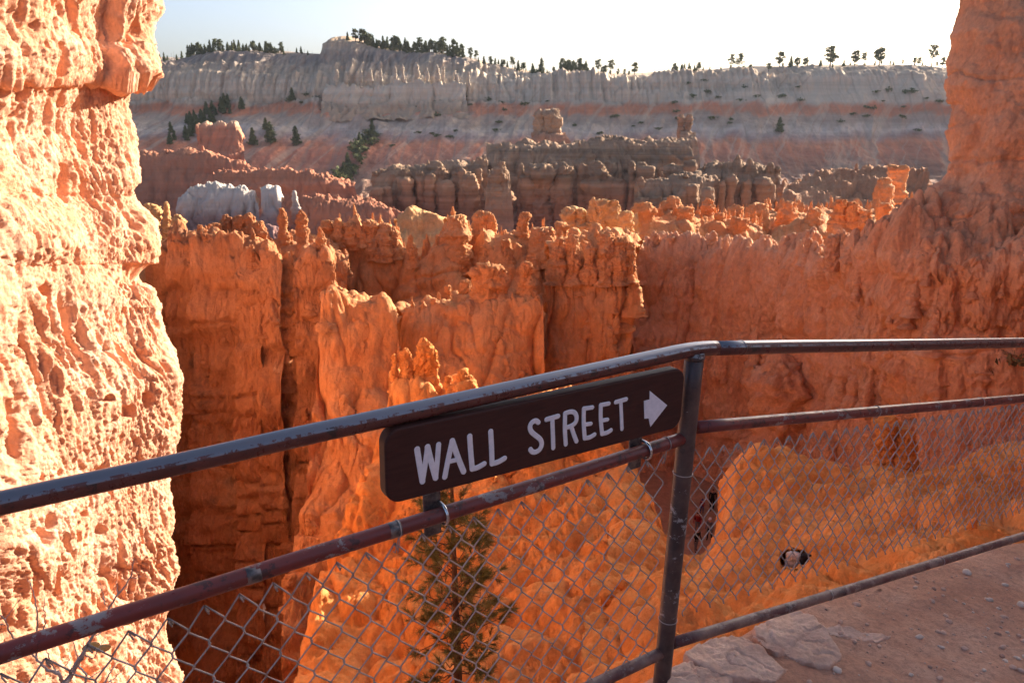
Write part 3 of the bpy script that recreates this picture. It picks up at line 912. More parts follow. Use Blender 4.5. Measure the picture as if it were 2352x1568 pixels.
tag(mb.build('hillside', M['far']), kind='structure')

# ------------------------------------------------------------------ shaded fins in front of that wall
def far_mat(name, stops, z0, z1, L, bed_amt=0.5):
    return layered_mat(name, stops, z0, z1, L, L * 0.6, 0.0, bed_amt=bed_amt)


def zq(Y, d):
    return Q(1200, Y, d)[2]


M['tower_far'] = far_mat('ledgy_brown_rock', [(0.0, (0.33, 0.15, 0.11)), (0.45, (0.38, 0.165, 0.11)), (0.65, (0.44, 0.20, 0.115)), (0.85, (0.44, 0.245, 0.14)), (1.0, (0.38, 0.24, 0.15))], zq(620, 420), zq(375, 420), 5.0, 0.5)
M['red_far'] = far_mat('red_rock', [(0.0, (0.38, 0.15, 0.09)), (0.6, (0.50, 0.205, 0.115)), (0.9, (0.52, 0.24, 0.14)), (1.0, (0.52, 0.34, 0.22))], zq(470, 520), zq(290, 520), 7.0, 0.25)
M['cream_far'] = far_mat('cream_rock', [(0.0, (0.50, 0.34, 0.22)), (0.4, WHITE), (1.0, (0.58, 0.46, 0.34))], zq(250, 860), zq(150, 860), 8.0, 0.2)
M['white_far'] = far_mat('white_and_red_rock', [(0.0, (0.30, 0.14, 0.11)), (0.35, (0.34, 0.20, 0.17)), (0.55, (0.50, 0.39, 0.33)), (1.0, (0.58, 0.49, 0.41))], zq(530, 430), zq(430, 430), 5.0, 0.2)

fin('rock_fin', [[(300, 600, 500), (760, 600, 500)], [(300, 480, 530), (760, 480, 530)], [(300, 362, 545), (380, 358, 545), (470, 352, 545), (560, 380, 545), (600, 400, 545), (760, 420, 545)]],
    M['red_far'], 300, 130, L=8, seed=61, depth=30, spike=3, auto=(30, 4, 26, 8, 20), relief=dict(flute=0.5, bed=0.2, lump=0.3, knob=0.08),
    label='dark red layered fin at the foot of the far slope beside the bright cliff', drop=60)
fin('rock_fin', [[(450, 400, 620), (565, 400, 620)], [(452, 345, 640), (560, 345, 640)], [(455, 292, 650), (480, 290, 650), (540, 290, 650), (558, 318, 650)]],
    M['red_far'], 110, 70, L=12, seed=63, depth=25, spike=5, spires=[(453, 285, 345, 9, 640, 0.2)], relief=dict(flute=0.45, bed=0.1, lump=0.2, knob=0.06),
    label='flat topped red fin next to the dark conifers on the slope', drop=40)
fin('rock_fin', [[(470, 520, 470), (830, 520, 470)], [(480, 450, 485), (820, 450, 485)], [(490, 402, 490), (560, 395, 490), (640, 392, 490), (700, 398, 490), (760, 410, 490), (815, 430, 490)]],
    M['red_far'], 260, 100, L=6, seed=67, depth=20, spike=3, auto=(24, 4, 20, 6, 16), label='row of red pinnacles above the whitish cliffs', drop=40)
fin('white_cliff', [[(390, 570, 400), (600, 570, 400)], [(405, 500, 420), (596, 500, 420)], [(412, 460, 425), (435, 440, 425), (500, 430, 425), (560, 436, 425), (585, 450, 425), (592, 470, 425)]],
    M['white_far'], 160, 110, L=5, seed=71, depth=20, spike=2.5, auto=(10, 3, 14, 8, 20), relief=dict(flute=0.9, bed=0.12, lump=0.2, knob=0.09), label='broad whitish cliff with a reddish foot behind the crest spires', cat='cliff', drop=40)
fin('white_cliff', [[(592, 560, 400), (655, 560, 400)], [(596, 500, 420), (648, 500, 420)], [(600, 440, 425), (612, 434, 425), (636, 436, 425), (645, 455, 425)]],
    M['white_far'], 60, 90, L=7, seed=73, depth=15, spike=2, relief=dict(flute=0.5, bed=0.1, lump=0.2, knob=0.06), spires=[(677, 436, 530, 28, 425, 0.6)], label='smaller whitish cliff with one pale cone at its side', cat='cliff', drop=40)
fin('rock_fin', [[(680, 640, 340), (960, 640, 330)], [(690, 540, 352), (950, 540, 345)], [(696, 462, 360), (740, 456, 360), (800, 462, 360), (860, 470, 360), (940, 500, 360)]],
    M['red_far'], 240, 120, L=5, seed=75, depth=20, spike=2.5, auto=(20, 3, 16, 8, 22), relief=dict(flute=0.5, bed=0.14, lump=0.3, knob=0.08), label='reddish shaded fin right behind the three slender crest spires', drop=40)
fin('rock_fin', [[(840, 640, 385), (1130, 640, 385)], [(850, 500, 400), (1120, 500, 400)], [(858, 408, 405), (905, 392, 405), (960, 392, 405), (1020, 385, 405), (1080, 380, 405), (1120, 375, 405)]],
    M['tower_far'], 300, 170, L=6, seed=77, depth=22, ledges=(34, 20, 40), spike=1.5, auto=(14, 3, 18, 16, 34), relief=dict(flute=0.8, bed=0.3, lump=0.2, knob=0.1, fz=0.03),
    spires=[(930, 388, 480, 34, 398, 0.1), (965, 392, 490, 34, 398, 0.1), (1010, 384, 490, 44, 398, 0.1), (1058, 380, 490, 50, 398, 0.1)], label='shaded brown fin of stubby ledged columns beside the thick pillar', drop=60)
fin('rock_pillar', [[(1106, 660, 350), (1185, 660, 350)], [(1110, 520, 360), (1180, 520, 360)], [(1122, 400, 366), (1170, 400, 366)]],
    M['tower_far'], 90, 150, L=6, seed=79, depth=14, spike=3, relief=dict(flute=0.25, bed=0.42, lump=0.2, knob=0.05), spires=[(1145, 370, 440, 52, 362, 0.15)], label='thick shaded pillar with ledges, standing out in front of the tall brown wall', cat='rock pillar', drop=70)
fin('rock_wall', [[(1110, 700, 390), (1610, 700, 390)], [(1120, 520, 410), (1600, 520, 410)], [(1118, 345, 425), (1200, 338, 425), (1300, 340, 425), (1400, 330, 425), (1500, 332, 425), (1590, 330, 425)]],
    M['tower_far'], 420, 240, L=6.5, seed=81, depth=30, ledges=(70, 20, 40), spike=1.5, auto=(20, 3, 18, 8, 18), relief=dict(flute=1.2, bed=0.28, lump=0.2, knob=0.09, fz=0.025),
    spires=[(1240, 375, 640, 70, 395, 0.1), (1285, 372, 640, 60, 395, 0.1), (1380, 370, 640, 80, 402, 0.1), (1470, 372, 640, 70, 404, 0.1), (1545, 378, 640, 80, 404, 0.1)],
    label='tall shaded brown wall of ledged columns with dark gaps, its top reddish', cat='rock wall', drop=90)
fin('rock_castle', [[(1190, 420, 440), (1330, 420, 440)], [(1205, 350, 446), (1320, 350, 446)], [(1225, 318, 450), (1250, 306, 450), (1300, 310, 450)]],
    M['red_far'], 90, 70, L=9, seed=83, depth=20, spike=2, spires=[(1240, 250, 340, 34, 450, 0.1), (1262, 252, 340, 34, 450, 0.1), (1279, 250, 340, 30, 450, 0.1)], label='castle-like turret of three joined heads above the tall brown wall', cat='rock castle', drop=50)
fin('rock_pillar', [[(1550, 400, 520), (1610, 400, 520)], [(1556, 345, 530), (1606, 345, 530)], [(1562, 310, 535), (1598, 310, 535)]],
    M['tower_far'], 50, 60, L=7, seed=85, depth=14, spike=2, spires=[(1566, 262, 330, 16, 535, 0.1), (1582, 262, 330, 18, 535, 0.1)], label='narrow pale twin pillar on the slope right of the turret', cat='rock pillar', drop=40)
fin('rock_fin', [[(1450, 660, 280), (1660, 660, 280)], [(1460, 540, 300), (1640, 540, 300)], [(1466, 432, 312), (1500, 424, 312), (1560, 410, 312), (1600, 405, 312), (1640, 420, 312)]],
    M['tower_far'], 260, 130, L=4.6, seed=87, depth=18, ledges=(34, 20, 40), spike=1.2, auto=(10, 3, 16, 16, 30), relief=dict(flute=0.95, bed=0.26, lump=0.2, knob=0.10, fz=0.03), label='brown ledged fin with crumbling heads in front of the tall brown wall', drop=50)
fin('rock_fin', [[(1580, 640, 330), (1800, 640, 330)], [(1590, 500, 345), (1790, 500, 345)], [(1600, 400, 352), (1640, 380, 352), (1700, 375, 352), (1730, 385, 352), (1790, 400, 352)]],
    M['tower_far'], 260, 130, L=5, seed=89, depth=18, ledges=(34, 20, 40), spike=1.5, auto=(12, 3, 18, 14, 30), relief=dict(flute=0.95, bed=0.26, lump=0.2, knob=0.10, fz=0.03), label='tan and brown ledged fin with blunt heads above the hoodoo field', drop=50)
fin('rock_fin', [[(1780, 620, 200), (2140, 620, 190)], [(1790, 500, 220), (2130, 500, 210)], [(1800, 430, 236), (1900, 400, 240), (1990, 395, 236), (2060, 400, 230), (2130, 400, 220)]],
    M['tan_field'], 240, 110, L=6, seed=91, depth=26, spike=3.0, auto=(46, 3, 26, 16, 40), relief=dict(flute=0.5, bed=0.3, lump=0.4, knob=0.08), label='tan field of hoodoo heads below the banded slope near the tower', drop=40)

fin('white_fin', [[(735, 275, 835), (1080, 275, 835)], [(740, 225, 858), (1070, 225, 858)], [(745, 205, 862), (800, 200, 862), (860, 205, 862), (950, 190, 862), (1000, 195, 862), (1070, 200, 862)]],
    M['cream_far'], 240, 60, L=11, seed=93, depth=14, spike=7, auto=(40, 2, 14, 5, 12), relief=dict(flute=0.6, bed=0.1, lump=0.2, knob=0.05),
    spires=[(772, 160, 230, 13, 860, .4), (795, 165, 230, 10, 860, .3), (828, 160, 230, 12, 860, .5), (852, 160, 230, 10, 860, .4), (874, 158, 235, 12, 860, .4), (907, 150, 235, 9, 860, .4), (925, 148, 235, 9, 860, .4),
            (957, 147, 230, 20, 860, .3), (981, 155, 235, 10, 860, .3), (1004, 148, 235, 13, 860, .3), (1018, 152, 235, 9, 860, .3), (1050, 172, 230, 12, 860, .5), (1076, 163, 230, 10, 860, .5)],
    label='row of slender whitish spires on the far cliff below the wooded rim', drop=40)

# tightly packed ledged columns standing along the foot of the amphitheatre
rcol = random.Random(31)


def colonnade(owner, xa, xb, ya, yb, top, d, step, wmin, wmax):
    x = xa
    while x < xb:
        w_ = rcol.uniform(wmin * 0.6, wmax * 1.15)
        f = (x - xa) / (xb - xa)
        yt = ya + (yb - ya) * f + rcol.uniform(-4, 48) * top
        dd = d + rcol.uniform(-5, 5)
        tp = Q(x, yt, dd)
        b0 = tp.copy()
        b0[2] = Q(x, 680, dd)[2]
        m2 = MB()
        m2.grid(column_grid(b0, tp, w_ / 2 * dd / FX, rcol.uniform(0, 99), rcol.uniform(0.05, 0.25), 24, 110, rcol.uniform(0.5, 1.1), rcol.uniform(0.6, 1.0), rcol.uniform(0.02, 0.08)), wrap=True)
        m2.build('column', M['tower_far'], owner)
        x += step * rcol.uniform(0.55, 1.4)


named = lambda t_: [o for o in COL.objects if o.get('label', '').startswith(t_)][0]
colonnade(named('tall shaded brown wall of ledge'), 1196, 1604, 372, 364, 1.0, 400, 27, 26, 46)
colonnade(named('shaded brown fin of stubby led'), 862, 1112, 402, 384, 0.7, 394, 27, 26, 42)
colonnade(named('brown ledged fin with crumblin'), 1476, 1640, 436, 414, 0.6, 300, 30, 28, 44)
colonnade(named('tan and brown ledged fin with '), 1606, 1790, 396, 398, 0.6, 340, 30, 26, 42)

# ------------------------------------------------------------------ the canyon floor: one sheet out to the horizon
ra = np.concatenate([np.linspace(6, 120, 120), np.geomspace(122, 5200, 90)])
an = np.radians(np.linspace(-85, 95, 240))
rr, aa = np.meshgrid(ra, an, indexing='ij')
gx, gy = rr * np.sin(aa), rr * np.cos(aa)
gz = np.interp(rr, [0, 12, 25, 45, 60, 90, 150, 420, 700, 5200], [-9, -12, -26, -40, -42, -40, -38, -88, -125, -125])
gz = gz + fbm(np.stack([gx, gy, 0 * gx], -1) / np.maximum(10, rr[..., None] * 0.25), 4) * np.clip(rr * 0.03, 0.6, 9)
mb = MB()
mb.grid(np.stack([gx, gy, gz], -1))
M['floor'] = rock_mat('pinkish_sand', [(0, (0.48, 0.24, 0.13)), (0.5, (0.54, 0.28, 0.16)), (1, (0.58, 0.33, 0.20))], 3.0, 0.15, off=31, bump_d=0.05)
tag(mb.build('ground', M['floor']), kind='structure')

# unseen high ground added beyond the right edge to shade the amphitheatre
G = []
for off, h_ in ((-260, -125), (-170, -20), (-90, 110), (0, 175), (110, 150), (300, 60)):
    xs_ = np.linspace(0, 1, 120)
    x_ = 640 + 560 * xs_ + off * 0.75
    y_ = 800 - 470 * xs_ + off * 0.66
    G.append(np.stack([x_, y_, np.full(120, float(h_)) * np.interp(xs_, [0, 0.1, 1], [0.9, 1, 0.95])], -1))
P, t, tt = patch_grid(G, 120, 90)
N = grid_normals(P)
N = N * np.sign(N[..., 2:3] + 1e-6)
P = P + N * (fbm(P / 60.0, 4) * 14)[..., None]
mb = MB()
mb.grid(P)
tag(mb.build('hillside', M['far']), kind='structure')

# ------------------------------------------------------------------ the air: distance pales a little toward blue
bm = bmesh.new()
bmesh.ops.create_cube(bm, size=1.0)
for v in bm.verts:
    v.co = Vector((v.co.x * 9000, v.co.y * 11500 , -140 + (v.co.z + 0.5) * 390))
me = bpy.data.meshes.new('haze')
bm.to_mesh(me)
bm.free()
m = bpy.data.materials.new('thin_air')
m.use_nodes = True
for n_ in list(m.node_tree.nodes):
    if n_.type == 'BSDF_PRINCIPLED':
        m.node_tree.nodes.remove(n_)
pv = m.node_tree.nodes.new('ShaderNodeVolumePrincipled')
pv.inputs['Color'].default_value = (0.72, 0.80, 0.95, 1)
pv.inputs['Density'].default_value = 0.000022
pv.inputs['Anisotropy'].default_value = 0.25
out_ = [n_ for n_ in m.node_tree.nodes if n_.type == 'OUTPUT_MATERIAL'][0]
m.node_tree.links.new(pv.outputs[0], out_.inputs['Volume'])
me.materials.append(m)
hz_ = bpy.data.objects.new('haze', me)
COL.objects.link(hz_)
tag(hz_, kind='stuff')

# ------------------------------------------------------------------ foreground: the trail, its railing and the sign
AZF = R(57.0)
AL = np.array([math.sin(AZF), math.cos(AZF), 0.0])          # along the railing, away to the right
NR = np.array([AL[1], -AL[0], 0.0])                         # towards the camera side
T0 = Q(1600, 800, 2.40)                                     # top of the post, rail axis


def onf(X, Y, off=0.0):
    return on_plane(X, Y, T0 + NR * off, NR)


def metal_mat(name, cols, chip, chip_col, lo, hi, sc=9.0, rough=0.32, dust=0.0, worn=0.0):
    m, nt, b = base_mat(name, rough, 0.5)
    n = mapped_noise(nt, sc, (1, 1, 1), 9, 0.68, 1.0)
    base = ramp(nt, n, [(0.35, cols[0]), (0.65, cols[1])])
    c = mapped_noise(nt, sc * 1.7, (1, 1, 1.6), 12, 0.74, 13.0)
    big = mapped_noise(nt, 2.6, (1, 1, 1), 3, 0.5, 5.0)
    k = math_node(nt, 'ADD', math_node(nt, 'MULTIPLY', c, 0.72), math_node(nt, 'MULTIPLY', big, 0.28))
    mask = ramp(nt, k, [(lo, 0.0), (hi, 1.0)])
    col = mix(nt, mask, base, chip_col)
    d = mapped_noise(nt, sc * 2.3, (1, 1, 1), 12, 0.72, 33.0)
    dm = ramp(nt, d, [(0.56, 0.0), (0.60, chip)])
    col = mix(nt, dm, col, (0.022, 0.018, 0.018))
    if dust:
        u = mapped_noise(nt, 6.0, (1, 1, 1), 8, 0.7, 53.0)
        col = mix(nt, ramp(nt, u, [(0.42, 0.0), (0.66, dust)]), col, (0.36, 0.24, 0.18))
    nt.links.new(col, b.inputs['Base Color'])
    rr = ramp(nt, d, [(0.3, rough - 0.08), (0.7, rough + 0.25)])
    if worn:
        g = nt.nodes.new('ShaderNodeNewGeometry')
        sp = nt.nodes.new('ShaderNodeSeparateXYZ')
        nt.links.new(g.outputs['True Normal'], sp.inputs[0])
        wn = mapped_noise(nt, 45.0, (1, 1, 1), 12, 0.74, 71.0)
        wz = math_node(nt, 'ADD', sp.outputs[2], math_node(nt, 'MULTIPLY', math_node(nt, 'SUBTRACT', wn, 0.5), 1.5))
        wm = ramp(nt, wz, [(worn, 0.0), (worn + 0.05, 1.0)])
        col = mix(nt, wm, col, (0.19, 0.19, 0.215))
        nt.links.new(math_node(nt, 'MULTIPLY', wm, 0.75), b.inputs['Metallic'])
        rr = mix(nt, wm, rr, (0.30, 0.30, 0.30))
        nt.links.new(col, b.inputs['Base Color'])
    nt.links.new(rr, b.inputs['Roughness'])
    inv = math_node(nt, 'SUBTRACT', 1.0, mask)
    bump(nt, b, inv, 0.0012, 0.7)
    return m


M['rail_top'] = metal_mat('brown_paint_worn', ((0.085, 0.028, 0.024), (0.12, 0.038, 0.032)), 0.85, (0.17, 0.15, 0.16), 0.61, 0.63, 10, 0.26, 0.0, 0.40)
M['rail_mid'] = metal_mat('maroon_paint_chipped', ((0.20, 0.032, 0.026), (0.13, 0.030, 0.026)), 0.7, (0.24, 0.20, 0.20), 0.56, 0.58, 9, 0.32, 0.0, 0.0)
M['rail_low'] = metal_mat('dusty_brown_paint', ((0.10, 0.04, 0.038), (0.14, 0.05, 0.045)), 0.6, (0.26, 0.19, 0.17), 0.53, 0.57, 10, 0.5, 0.7)
M['post'] = metal_mat('dark_paint_post', ((0.045, 0.030, 0.030), (0.075, 0.042, 0.040)), 0.5, (0.32, 0.31, 0.31), 0.575, 0.59, 11, 0.36, 0.25)
m, nt, b = base_mat('dull_galvanised_wire', 0.5, 0.45, 0.15)
nt.links.new(ramp(nt, mapped_noise(nt, 30, detail=5), [(0.3, (0.27, 0.215, 0.185)), (0.7, (0.50, 0.43, 0.39))]), b.inputs['Base Color'])
M['wire'] = m
m, nt, b = base_mat('bright_zinc', 0.25, 0.5, 0.9)
nt.links.new(ramp(nt, mapped_noise(nt, 60, detail=5), [(0.3, (0.45, 0.46, 0.48)), (0.7, (0.68, 0.69, 0.72))]), b.inputs['Base Color'])
M['zinc'] = m
m, nt, b = base_mat('dark_bracket', 0.4, 0.4, 0.6)
nt.links.new(ramp(nt, mapped_noise(nt, 40, detail=8), [(0.4, (0.09, 0.08, 0.08)), (0.6, (0.24, 0.20, 0.185))]), b.inputs['Base Color'])
M['bracket'] = m

RR = 0.0235                                                 # pipe radius of the rails
pt = onf(1597, 800)
pb = onf(1516, 1600)
pb = pb + (pb - pt) / np.linalg.norm(pb - pt) * 0.10
fence = empty('railing', pb)
tag(fence, 'weathered brown pipe railing with chain link infill along the trail edge', 'railing')


def rail(name, a, b, r, mat, n=24, bend=None):
    mb = MB()
    k = np.linspace(0, 1, n)[:, None]
    P = a + (b - a) * k
    P = P + (perlin(np.concatenate([k * 7 + a[0], 0 * k, 0 * k + a[2]], 1)) * 0.0016)[:, None] * np.array([0, 0, 1.0])
    if bend is not None:
        P = np.concatenate([P, bend])
    mb.tube(P, r, 20)
    return mb.build(name, mat, fence)


tl = onf(-140, 1187)
mb = MB()
pd = (pb - pt) / np.linalg.norm(pb - pt)
mb.tube(np.array([pt + pd * 0.012 + (pb - pt) * k for k in np.linspace(0, 1, 12)]), 0.0295, 24)
for a in (0.012,):                                          # weld bead under the top rail
    mb.tube([pt + pd * (0.020), pt + pd * 0.028, pt + pd * 0.036], [0.030, 0.0318, 0.0298], 24)
mb.build('post', M['post'], fence)
# top rail: two lengths joined by a shallow elbow over the post
tr = onf(2560, 783)
ul = (tl - pt) / np.linalg.norm(tl - pt)
ur = (tr - pt) / np.linalg.norm(tr - pt)
elb = [pt + ul * 0.09 * (1 - s) ** 2 + ur * 0.09 * s ** 2 for s in np.linspace(0, 1, 9)]
rail('top_rail', tl, pt + ul * 0.10, RR, M['rail_top'], bend=np.array(elb))
rail('top_rail', pt + ur * 0.086, tr, RR * 0.985, M['rail_top'])
mb = MB()
mb.tube([pt + ur * 0.205, pt + ur * 0.208, pt + ur * 0.212, pt + ur * 0.215], [RR * 0.99, RR * 1.05, RR * 1.05, RR * 0.99], 20)
mb.build('weld', M['rail_top'], fence)
ml, mr_ = onf(-140, 1545), onf(1580, 1003)
m2l, m2r = onf(1600, 981), onf(2560, 896)
bl, blr = onf(1240, 1630), onf(1530, 1493)
b2l, b2r = onf(1545, 1476), onf(2560, 1166)
rail('middle_rail', ml, mr_, RR * 0.86, M['rail_mid'])
rail('middle_rail', m2l, m2r, RR * 0.86, M['rail_mid'])
rail('bottom_rail', bl - (blr - bl) * 2.2, blr, RR * 0.84, M['rail_low'])
rail('bottom_rail', b2l, b2r, RR * 0.84, M['rail_low'])


# chain link: upright zigzag wires hooked into their neighbours
def chain_link(O, adir, length, height, seed, W, H):
    r = 0.0021
    mb = MB()
    nrm = NR
    dn = np.array([0, 0, -1.0])
    nk = int(length / (W / 2))
    nj = int(height / (H / 2))
    rnd = np.random.RandomState(seed)
    for k in range(nk):
        pts = []
        j0 = 0
        for j in range(nj + 1):
            right = (k + j) % 2
            x = (k + right) * W / 2
            y = j * H / 2
            jx, jy, jz = rnd.normal(0, 0.0006, 3)
            s = 1 if j % 2 else -1
            ex = 0.0016 if right else -0.0016
            p = O + adir * (x + jx) + dn * (y + jy) + nrm * jz
            if j == 0:
                if right:   # hooked end over the knuckle
                    pts += [p + dn * 0.017 + nrm * 0.006 - adir * 0.006, p + dn * 0.004 + nrm * 0.0042 - adir * 0.0005, p - dn * 0.004 + nrm * 0.001]
                else:
                    pts += [p + dn * 0.019 - nrm * 0.006 - adir * 0.010, p + dn * 0.005 - nrm * 0.004 - adir * 0.002, p - dn * 0.0035]
                continue
            pts += [p - adir * ex * 1.2 - dn * 0.0075 + nrm * r * s * 1.3, p + adir * ex + nrm * 0, p - adir * ex * 1.2 + dn * 0.0062 - nrm * r * s * 1.3]
        mb.tube(pts, r, 6)
    return mb


gap = 0.075
dl = (ml - mr_) / np.linalg.norm(ml - mr_)
dr = (m2r - m2l) / np.linalg.norm(m2r - m2l)
# left panel hangs a little below the middle rail; its origin is by the post
o1 = onf(1528, 1046)
o1e = onf(44, 1537)
a1 = (o1e - o1) / np.linalg.norm(o1e - o1)
chain_link(o1 - NR * 0.004, a1, 2.0, 0.78, 3, 0.0765, 0.094).build('chain_link', M['wire'], fence)
o2, o2e = onf(1598, 1034), onf(2352, 928)
a2 = (o2e - o2) / np.linalg.norm(o2e - o2)
hr = (o2[2] - onf(1600, 1450)[2])
chain_link(o2 - NR * 0.004, a2, 2.7, 0.64, 4, 0.0685, 0.088).build('chain_link', M['wire'], fence)


def tie(c, axis, rad, down=0.03, name='tie_wire', r=0.0014, mat=None):
    axis = axis / np.linalg.norm(axis)
    u = np.cross(axis, [0, 0, 1.0])
    u /= np.linalg.norm(u)
    v = np.cross(u, axis)
    th = np.linspace(-0.6 * math.pi + 0.3, 1.45 * math.pi, 22)
    P = [c + rad * (math.cos(t) * u + math.sin(t) * v) + axis * 0.003 * (t / 6) for t in th]
    if down:
        P += [P[-1] - v * down * 0.5 + axis * 0.004, P[-1] - v * down + axis * 0.010 + u * 0.004, P[-1] - v * down * 0.8 + axis * 0.016]
        P = [P[0] - v * down + axis * 0.006, P[0] - v * down * 0.5] + P
    mb = MB()
    mb.tube(P, r, 6)
    mb.build(name, mat or M['wire'], fence)


def on_axis(a, b, X):
    """point of the rail a-b that appears at image column X"""
    best = min(np.linspace(-0.2, 1.2, 1400), key=lambda s: abs(project(a + (b - a) * s)[0] - X))
    return a + (b - a) * best


for X in (915, 1531):
    tie(on_axis(ml, mr_, X), dl, RR * 0.93, 0.045)
for X in (2012, 2250):
    tie(on_axis(m2l, m2r, X), dr, RR * 0.93, 0.03)
for X in (1903, 2160, 2317):
    tie(on_axis(b2l, b2r, X), dr, RR * 0.91, -0.03 if X < 2200 else 0)
for Y in (1085, 1420):
    tie(on_axis(pt, pb, CX) if False else pt + (pb - pt) * min(np.linspace(0, 1, 600), key=lambda s: abs(project(pt + (pb - pt) * s)[1] - Y)), pd, 0.0312, 0.0, r=0.0015)
# dark bands of tape on the middle rail
for X in (905, 580):
    c = on_axis(ml, mr_, X)
    mb = MB()
    mb.tube([c - dl * 0.016, c - dl * 0.015, c + dl * 0.015, c + dl * 0.016], [RR * 0.86, RR * 0.885, RR * 0.885, RR * 0.86], 20)
    mb.build('tape_band', M['bracket'], fence)

# ------------------------------------------------------------------ the sign
SO = 0.030                                                  # the board's face stands this far in front of the rails
spt = lambda X, Y: onf(X, Y, SO)
cTL, cTR, cBR, cBL = spt(874, 992), spt(1566, 846), spt(1572, 978), spt(897, 1160)
sa = (cBR - cBL) + (cTR - cTL)
sa /= np.linalg.norm(sa)
sb = np.cross(sa, NR)
sb = sb if sb[2] > 0 else -sb
sb /= np.linalg.norm(sb)
ctr = (cTL + cTR + cBR + cBL) / 4


def loc(p):
    v = np.asarray(p) - ctr
    return np.array([v @ sa, v @ sb])


L4 = [loc(c) for c in (cTL, cTR, cBR, cBL)]
x0, x1 = (L4[0][0] + L4[3][0]) / 2, (L4[1][0] + L4[2][0]) / 2
y1, y0 = (L4[0][1] + L4[1][1]) / 2, (L4[2][1] + L4[3][1]) / 2
TH, CR, BV = 0.040, 0.040, 0.005


def rrect(x0, y0, x1, y1, r, n=10):
    out = []
    for cx, cy, a in ((x1 - r, y1 - r, 0), (x0 + r, y1 - r, 90), (x0 + r, y0 + r, 180), (x1 - r, y0 + r, 270)):
        for k in range(n + 1):
            t = R(a + 90 * k / n)
            out.append((cx + r * math.cos(t), cy + r * math.sin(t)))
    return np.array(out)


m, nt, b = base_mat('brown_painted_board', 0.55, 0.22)
g = mapped_noise(nt, 14, (1, 1, 9), 9, 0.65, 2)
c = ramp(nt, g, [(0.3, (0.044, 0.0165, 0.0135)), (0.7, (0.068, 0.026, 0.021))])
sc_ = ramp(nt, mapped_noise(nt, 26, (1, 1, 1), 12, 0.75, 8), [(0.70, 0.0), (0.74, 0.5)])
nt.links.new(mix(nt, sc_, c, (0.12, 0.08, 0.07)), b.inputs['Base Color'])
bump(nt, b, g, 0.0012, 0.5)
M['board'] = m
m, nt, b = base_mat('letter_paint', 0.5, 0.3)
nt.links.new(ramp(nt, mapped_noise(nt, 70, detail=6), [(0.3, (0.66, 0.66, 0.72)), (0.7, (0.80, 0.79, 0.85))]), b.inputs['Base Color'])
M['letters'] = m

sign = empty('trail_sign', ctr)
tag(sign, 'dark brown wooden trail sign reading WALL STREET with a white arrow, clamped to the railing', 'sign')
prof = [(BV, 0.0), (BV * 0.3, -BV * 0.3), (0.0, -BV), (0.0, -TH + BV), (BV * 0.3, -TH + BV * 0.3), (BV, -TH)]
rings = []
for ins, dz in prof:
    rings.append(np.array([ctr + sa * x + sb * y + NR * dz for x, y in rrect(x0 + ins, y0 + ins, x1 - ins, y1 - ins, CR - ins)]))
n = len(rings[0])
bm = bmesh.new()
vr = [[bm.verts.new(p) for p in ring] for ring in rings]
for i in range(len(vr) - 1):
    for k in range(n):
        bm.faces.new((vr[i][k], vr[i][(k + 1) % n], vr[i + 1][(k + 1) % n], vr[i + 1][k]))
bm.faces.new(vr[0])
bm.faces.new(vr[-1][::-1])
bmesh.ops.recalc_face_normals(bm, faces=bm.faces)
me = bpy.data.meshes.new('board')
bm.to_mesh(me)
bm.free()
me.materials.append(M['board'])
ob = bpy.data.objects.new('board', me)
COL.objects.link(ob)
ob.parent = sign
ob.matrix_parent_inverse = sign.matrix_world.inverted()


def zs(zx, zy):
    """the zoomed view of the sign -> the 2352 wide picture -> the board's face, in board coordinates"""
    return loc(spt(832.6 + zx * 0.3418, 832.6 + zy * 0.3418))


def stroke_outline(pts, w0, w1=None):
    """flat ribbon with round ends as one polygon strip, slightly domed: routed and painted letters"""
    w1 = w1 or w0
    pts = np.array(pts)
    if len(pts) > 2:                                        # round the corners of the path
        for _ in range(3):
            q = [pts[0]]
            for a, b in zip(pts[:-1], pts[1:]):
                q += [a * 0.75 + b * 0.25, a * 0.25 + b * 0.75]
            q.append(pts[-1])
            pts = np.array(q)
    return pts, np.linspace(w0, w1, len(pts))


lift = 0.0006


def add_stroke(mb, pts, w0, w1=None, smooth_path=True):
    global lift
    pts = np.array(pts, float)
    if smooth_path:
        pts, w = stroke_outline(pts, w0, w1)
    else:
        w = np.linspace(w0, w1 or w0, len(pts))
    d = np.gradient(pts, axis=0)
    d /= np.linalg.norm(d, axis=1)[:, None] + 1e-9
    # round caps
    cap = np.linspace(0, math.pi / 2, 7)[:-1]
    P, Wd = [], []
    for t in cap:
        P.append(pts[0] - d[0] * w[0] / 2 * math.cos(t)); Wd.append(w[0] * math.sin(t))
    P += list(pts); Wd += list(w)
    for t in cap[::-1]:
        P.append(pts[-1] + d[-1] * w[-1] / 2 * math.cos(t)); Wd.append(w[-1] * math.sin(t))
    P, Wd = np.array(P), np.array(Wd) / 2
    D = np.concatenate([np.repeat(d[:1], 6, 0), d, np.repeat(d[-1:], 6, 0)])
    nn = np.stack([-D[:, 1], D[:, 0]], 1)
    sect = [(-1.0, -0.0012), (-0.94, 0.0), (-0.6, 0.0003), (0, 0.0004), (0.6, 0.0003), (0.94, 0.0), (1.0, -0.0012)]
    lift += 0.00007
    G = np.array([[ctr + sa * (p[0] + q[0] * ww * s) + sb * (p[1] + q[1] * ww * s) + NR * (lift + h) for s, h in sect] for p, q, ww in zip(P, nn, Wd)])
    mb.grid(G)


px = np.linalg.norm(zs(400, 600) - zs(401, 600)) * 0.98
py = np.linalg.norm(zs(400, 600) - zs(400, 601))
SW = 31 * px * 1.16


